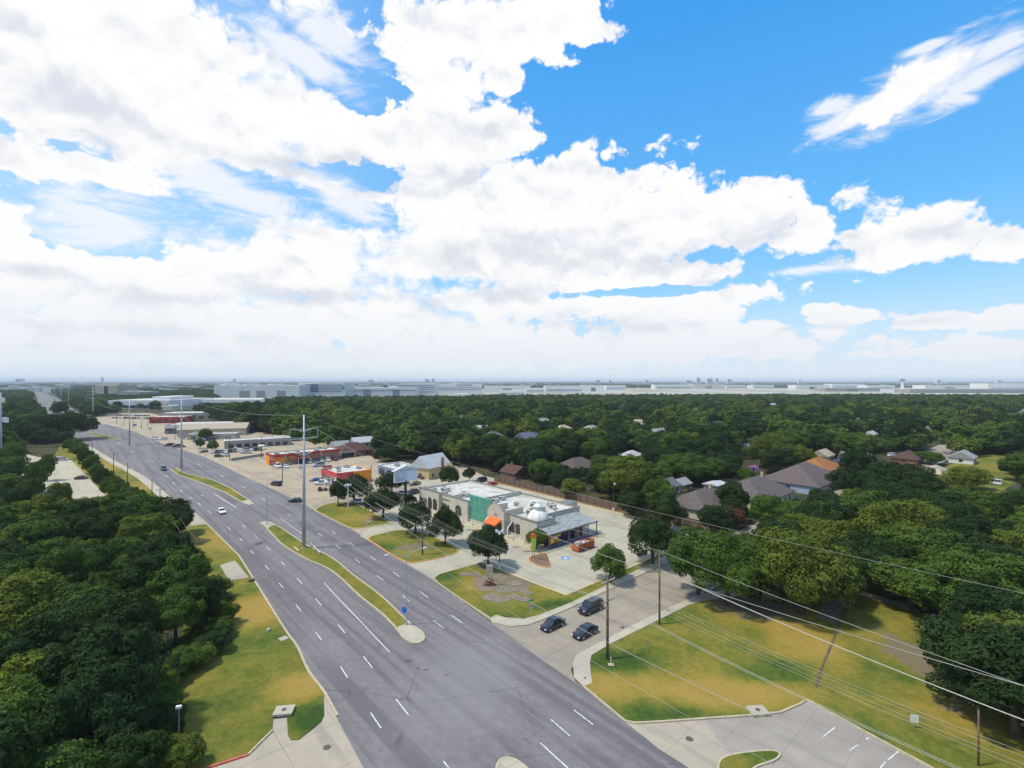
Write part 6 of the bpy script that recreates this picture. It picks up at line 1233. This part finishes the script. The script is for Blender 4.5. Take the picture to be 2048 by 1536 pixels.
LF = poly([(-1200, 1040), (-100, 1000), (20, 890), (60, 893), (120, 885), (78, 838), (65, 815), (60, 792), (40, 781), (-300, 783), (-1200, 800)])
FR = poly([(150, 815), (128, 800), (115, 790), (100, 782), (420, 776), (440, 792), (430, 806), (330, 822), (250, 815), (230, 826), (205, 836), (170, 826)])
M['litter'] = plain('leaf litter', (.045, .040, .022), .95, .35)
for nm_, P_ in (('left_wood_ground', LW), ('right_wood_ground', RW)):
    cx_ = sum(p[0] for p in P_) / len(P_); cy_ = sum(p[1] for p in P_) / len(P_)
    sheet(nm_, [(p[0] + (cx_ - p[0]) * min(.5, 7 / math.hypot(cx_ - p[0], cy_ - p[1])), p[1] + (cy_ - p[1]) * min(.5, 7 / math.hypot(cx_ - p[0], cy_ - p[1]))) for p in P_], .155, 'litter')
AL = 'dark green', 'mid green', 'dark green', 'mid green', 'olive green', 'dark green'
POOL = []
def pool(P, s0, smin, smax, tones, region):
    for x, y in scatter(P, s0): POOL.append([x, y, rng.uniform(smin, smax), tones[rng.integers(len(tones))], region])
pool(LW, 7.0, .62, 1.28, ('dark green', 'mid green', 'mid green', 'dark green', 'olive green'), 'left wood')
pool(RW, 8.6, .95, 1.45, ('dark green', 'dark green', 'mid green', 'mid green', 'dark green', 'olive green'), 'right wood')
pool(NB2, 10, 1.0, 1.6, ('olive green', 'mid green', 'dark green', 'mid green'), 'wood across the side street')
pool(NB, 10.6, .95, 1.85, AL, 'neighbourhood')
pool(poly([(-260, 905), (38, 905), (26, 955), (22, 1005), (-260, 1045)]), 8.5, .8, 1.2, ('dark green', 'mid green'), 'far left wood')
POOL[:] = [p for p in POOL if not (p[4] == 'neighbourhood' and math.sin(p[0] / 31 + p[1] / 57) * math.sin(p[1] / 26 - p[0] / 71) > .80)]
pool(LF, 10, 1.0, 1.6, ('dark green', 'dark green', 'mid green'), 'far left wood')
pool(FR, 12, 1.0, 1.6, ('dark green', 'mid green'), 'road bend wood')
# thin stands further out: between the far buildings and toward the airfield
for P, s0 in ((poly([(420, 799), (700, 794), (700, 790), (430, 791)]), 22), (poly([(-1400, 781), (60, 779), (430, 776), (900, 777), (900, 770), (-1400, 770)]), 26)): pool(P, s0, 1.2, 1.7, ('dark green', 'mid green'), 'far')
A_ = np.array([[p[0], p[1], p[2]] for p in POOL]); keep = np.ones(len(A_), bool)
for cx, cy, r in CLEAR: keep &= np.hypot(A_[:, 0] - cx, A_[:, 1] - cy) > r + 2.6 * np.minimum(A_[:, 2], 1.2)
# pixel boxes of each crown
tx_ = 1024 + A_[:, 0] / A_[:, 1] * FPX; R_ = 4.4 * A_[:, 2] / A_[:, 1] * FPX; top_ = HOR + (HC - 8.6 * A_[:, 2]) / A_[:, 1] * FPX; bot_ = HOR + (HC - 2.0) / A_[:, 1] * FPX
# a tree that would stand in one of the open sight lines is a low one, or is not there
for x0, y0, x1, y1, Y in OPEN:
    hit = (A_[:, 1] < Y - 2) & (tx_ + R_ > x0) & (tx_ - R_ < x1) & (bot_ > y0) & (top_ < y1)
    fit = (HC - (y1 + 1 - HOR) * A_[:, 1] / FPX) / 8.8          # scale whose top stays under the window
    keep &= ~(hit & (fit < .42)); A_[:, 2] = np.where(hit & (fit >= .42), np.minimum(A_[:, 2], fit), A_[:, 2])
A_[:, 2] = np.where(A_[:, 1] > 600, np.minimum(A_[:, 2], 1.35), A_[:, 2])
for p_, s_ in zip(POOL, A_[:, 2]): p_[2] = float(s_)
road_np = np.array(roadp)
keep &= ~inpoly(A_[:, 0], A_[:, 1], [tuple(p) for p in roadp]); keep &= ~inpoly(A_[:, 0], A_[:, 1], [tuple(p) for p in poly(side)])
for d_ in (4.0, -4.0): keep &= ~inpoly(A_[:, 0] + d_, A_[:, 1], [tuple(p) for p in roadp])
vis = (tx_ + R_ > -60) & (tx_ - R_ < 2108) & (top_ < 1560) & (A_[:, 1] > 12)
POOLK = [p for p, k, v in zip(POOL, keep, vis) if k and v]
MARG = [p for p, k, v in zip(POOL, keep, vis) if k and not v and p[1] > -30]       # just outside the frame: part of the mass
POOLK.sort(key=lambda p: p[1] / p[2])
NIND = 296 - len(S)
IND, REST = POOLK[:NIND], POOLK[NIND:]
print('TREES individual', len(IND) + len(S), 'rest', len(REST), 'margin', len(MARG), 'farthest individual', IND[-1][1])
def put_tree(me, tm, x, y, sx, sz, rz, tone, label, group, name='tree'):
    t = thing(name, label, 'bush' if name == 'bush' else 'tree', (x, y, 0), rz, group); t.scale = (sx, sx, sz)
    c = link('crown', me, t)
    if not me.materials: me.materials.append(TONES['mid green'])
    c.material_slots[0].link = 'OBJECT'; c.material_slots[0].material = TONES[tone]
    if tm is not None: link('trunk', tm, t)
    return t
for m_, _ in NEAR + ROUND + BIG: m_.materials.append(TONES['mid green'])
for i, (x, y, d, h, tone, label, kind, name) in enumerate(S):
    if kind == 'round': me, tm = ROUND[i % 3]; bd, bh = 8.0, 7.2
    elif d >= 12: me, tm = BIG[i % 2]; bd, bh = 14.5, 11
    else: me, tm = NEAR[i % 8]; bd, bh = 9.6, (8.2, 9.4, 8.8, 7.6, 9.8, 8.6, 9.0, 8.0)[i % 8]
    put_tree(me, tm, x, y, d / bd, h / bh, rng.uniform(0, 6.28), tone, label, 'single trees', 'bush' if 'bush' in label or 'shrub' in label else 'tree')
ORD = 'nearest,second nearest,third nearest,fourth nearest,fifth nearest,sixth nearest,seventh nearest,eighth nearest,ninth nearest,tenth nearest'.split(',')
def ordn(n):
    if n < 10: return ORD[n]
    n += 1; return '%d%s nearest' % (n, 'th' if 10 <= n % 100 <= 20 else {1: 'st', 2: 'nd', 3: 'rd'}.get(n % 10, 'th'))
LM = {'left wood': [((438, 1180), 'pole in the dry grass'), ((75, 1440), 'yellow-green tree of the left wood'), ((358, 1512), 'post lamp on the verge'), ((343, 1072), 'leaning tree at the apron'), ((60, 1040), 'left parking lot')],
      'right wood': [((1602, 1228), 'wide olive oak'), ((1957, 1534), 'thin brown pole at lower right'), ((1985, 970), 'white van on the pale drive'), ((1768, 1182), 'bare trunked wood edge tree'), ((1715, 985), 'dark-roofed white cottage')],
      'neighbourhood': [((1154, 945), 'brown hipped roof behind the fence'), ((1400, 1008), 'bungalow at the board fence'), ((1262, 922), 'white roofed garage'), ((1030, 955), 'red-brown cottage'), ((862, 952), 'ochre cottage'), ((1507, 938), 'bouncy castle'), ((705, 910), 'red-brown roof behind the store')],
      'wood across the side street': [((1870, 958), 'tan roofed house')], 'far left wood': [((49, 934), 'silver sedan behind the tree row')], 'road bend wood': [((298, 847), 'red diner')], 'far': [((298, 847), 'red diner')]}
cnt = {}
grp = {}
for p in IND: grp.setdefault(p[4], []).append(p)
for reg, L_ in grp.items():
    lms = [(G(*a), b) for a, b in LM[reg]]
    byl = {}
    for p in L_:
        k = min(range(len(lms)), key=lambda q: (lms[q][0].x - p[0]) ** 2 + (lms[q][0].y - p[1]) ** 2); byl.setdefault((k, p[3]), []).append(p)
    for (k, tone), Q in byl.items():
        Q.sort(key=lambda p: (lms[k][0].x - p[0]) ** 2 + (lms[k][0].y - p[1]) ** 2)
        for i, p in enumerate(Q):
            me, tm = NEAR[rng.integers(8)]
            put_tree(me, tm, p[0], p[1], p[2], p[2] * (rng.uniform(.8, 1.35) if reg == 'left wood' and p[2] < 1.0 else rng.uniform(.82, 1.1)), rng.uniform(0, 6.28), tone, '%s tree, %s to the %s' % (tone, ordn(i), lms[k][1]), 'trees of the ' + reg)
# the rest of the woods: one object, instanced with geometry nodes
pc = bpy.data.collections.new('woods prototypes')
protos = []
for tone in ('dark green', 'mid green', 'olive green'):
    for i, me in enumerate(FARM):
        m2 = me.copy(); m2.materials.clear(); m2.materials.append(TONES[tone]); o = bpy.data.objects.new('p%02d' % len(protos), m2); pc.objects.link(o); protos.append(tone)
for i in range(3):
    m2 = NEAR[i][0].copy(); m2.materials.clear(); m2.materials.append(TONES[('dark green', 'mid green', 'olive green')[i]]); o = bpy.data.objects.new('q%02d' % i, m2); pc.objects.link(o)
pts, idx, scl, rot = [], [], [], []
TI = {'dark green': 0, 'mid green': 1, 'olive green': 2}
for p in REST + MARG:
    pts.append((p[0], p[1], 0)); ti = TI.get(p[3], 1)
    idx.append(15 + ti if p[1] < 260 else ti * 5 + int(rng.integers(5))); k = p[2]
    scl.append((k * rng.uniform(.95, 1.15), k * rng.uniform(.95, 1.15), k * rng.uniform(.8, 1.0 if p[1] > 600 else 1.1))); rot.append((0, 0, rng.uniform(0, 6.28)))
me = bpy.data.meshes.new('distant woods'); me.from_pydata(pts, [], [])
a = me.attributes.new('pick', 'INT', 'POINT'); a.data.foreach_set('value', idx)
a = me.attributes.new('scl', 'FLOAT_VECTOR', 'POINT'); a.data.foreach_set('vector', np.array(scl, 'f4').ravel())
a = me.attributes.new('rot', 'FLOAT_VECTOR', 'POINT'); a.data.foreach_set('vector', np.array(rot, 'f4').ravel())
wo_ = link('distant_woods', me); wo_['kind'] = 'stuff'; wo_['label'] = 'dense mass of green tree crowns covering the neighbourhood out to the airfield'; wo_['category'] = 'woods'
ng = bpy.data.node_groups.new('scatter trees', 'GeometryNodeTree'); ng.interface.new_socket('Geometry', in_out='INPUT', socket_type='NodeSocketGeometry'); ng.interface.new_socket('Geometry', in_out='OUTPUT', socket_type='NodeSocketGeometry')
gi, go = ng.nodes.new('NodeGroupInput'), ng.nodes.new('NodeGroupOutput'); ip = ng.nodes.new('GeometryNodeInstanceOnPoints'); ci = ng.nodes.new('GeometryNodeCollectionInfo')
ci.inputs['Collection'].default_value = pc; ci.inputs['Separate Children'].default_value = True; ci.inputs['Reset Children'].default_value = True; ip.inputs['Pick Instance'].default_value = True
def na(nm, ty): n = ng.nodes.new('GeometryNodeInputNamedAttribute'); n.data_type = ty; n.inputs[0].default_value = nm; return n.outputs[0]
ng.links.new(gi.outputs[0], ip.inputs['Points']); ng.links.new(ci.outputs[0], ip.inputs['Instance']); ng.links.new(na('pick', 'INT'), ip.inputs['Instance Index']); ng.links.new(na('scl', 'FLOAT_VECTOR'), ip.inputs['Scale']); ng.links.new(na('rot', 'FLOAT_VECTOR'), ip.inputs['Rotation']); ng.links.new(ip.outputs[0], go.inputs[0])
md = wo_.modifiers.new('scatter', 'NODES'); md.node_group = ng
# horizon forest: bumpy canopy bands far out, with pale building specks between
fm = MB(); g_ = np.random.default_rng(11)
hm = mat('far canopy', rough=.95, spec=.1, fn=lambda n, p: n.mix(n.sstep(n.noise(p, .01, 5, .7), .4, .6), (.022, .040, .018), (.045, .065, .028)))
for Y0, step in ((2900, 60), (3600, 80), (4500, 100), (5600, 130), (7500, 170), (10000, 220), (14000, 300), (20000, 420), (28000, 600)):
    X_ = np.arange(-1.25 * Y0, 1.25 * Y0, step * .35); n_ = len(X_)
    z_ = 9 + 5 * g_.random(n_) + 3 * np.sin(X_ / 400); yj = Y0 + g_.uniform(-step, step, n_) * .6; W_ = Y0 * .10
    vs = [(x, y - 14, 0) for x, y in zip(X_, yj)] + [(x, y, z) for x, y, z in zip(X_, yj, z_)] + [(x, y + W_ * .5, z * g_.uniform(.8, 1.15)) for x, y, z in zip(X_, yj, z_)] + [(x, y + W_, z * g_.uniform(.6, 1.0)) for x, y, z in zip(X_, yj, z_)]
    fs = [(r_ * n_ + i, r_ * n_ + i + 1, (r_ + 1) * n_ + i + 1, (r_ + 1) * n_ + i) for r_ in range(3) for i in range(n_ - 1)]
    fm.add(vs, fs)
o = fm.build('horizon_forest', hm); o['kind'] = 'stuff'; o['label'] = 'flat blue-green forest mass reaching to the horizon'; o['category'] = 'woods'
sm = MB()
for i in range(330):
    Y = g_.uniform(1500, 6500); a = g_.uniform(-1.06, .05) if i % 4 else g_.uniform(.0, 1.06); 
    if Y < 2800 and a > -.15: continue
    x = a * Y; w_ = g_.uniform(12, 60) * (1 + Y / 6000); sm.box((x, Y, 6 + 4 * g_.random()), (w_, g_.uniform(10, 40), 14 + 8 * g_.random()))
o = sm.build('far_suburb', plain('far roofs', (.50, .49, .47), .9, .2, .02)); o['kind'] = 'stuff'; o['label'] = 'scatter of tiny pale roofs in the distant tree cover'; o['category'] = 'suburb'
# air
hz_ = MB().b2(-38500, 38500, -3000, 38500, -1.5, 105); ho = hz_.build('haze', None) if False else link('haze', hz_.mesh('haze', []))
hm_ = bpy.data.materials.new('haze'); hm_.use_nodes = True; hn = hm_.node_tree; hn.nodes.remove(hn.nodes['Principled BSDF']); pv = hn.nodes.new('ShaderNodeVolumePrincipled')
pv.inputs['Color'].default_value = (.78, .88, 1.0, 1); pv.inputs['Density'].default_value = HAZE = .000075; pv.inputs['Anisotropy'].default_value = 0.0
hn.links.new(pv.outputs[0], hn.nodes['Material Output'].inputs['Volume']); ho.data.materials.append(hm_); ho['kind'] = 'stuff'; ho['label'] = 'thin bluish haze lying over the whole plain'; ho['category'] = 'haze'
ho.display_type = 'BOUNDS'
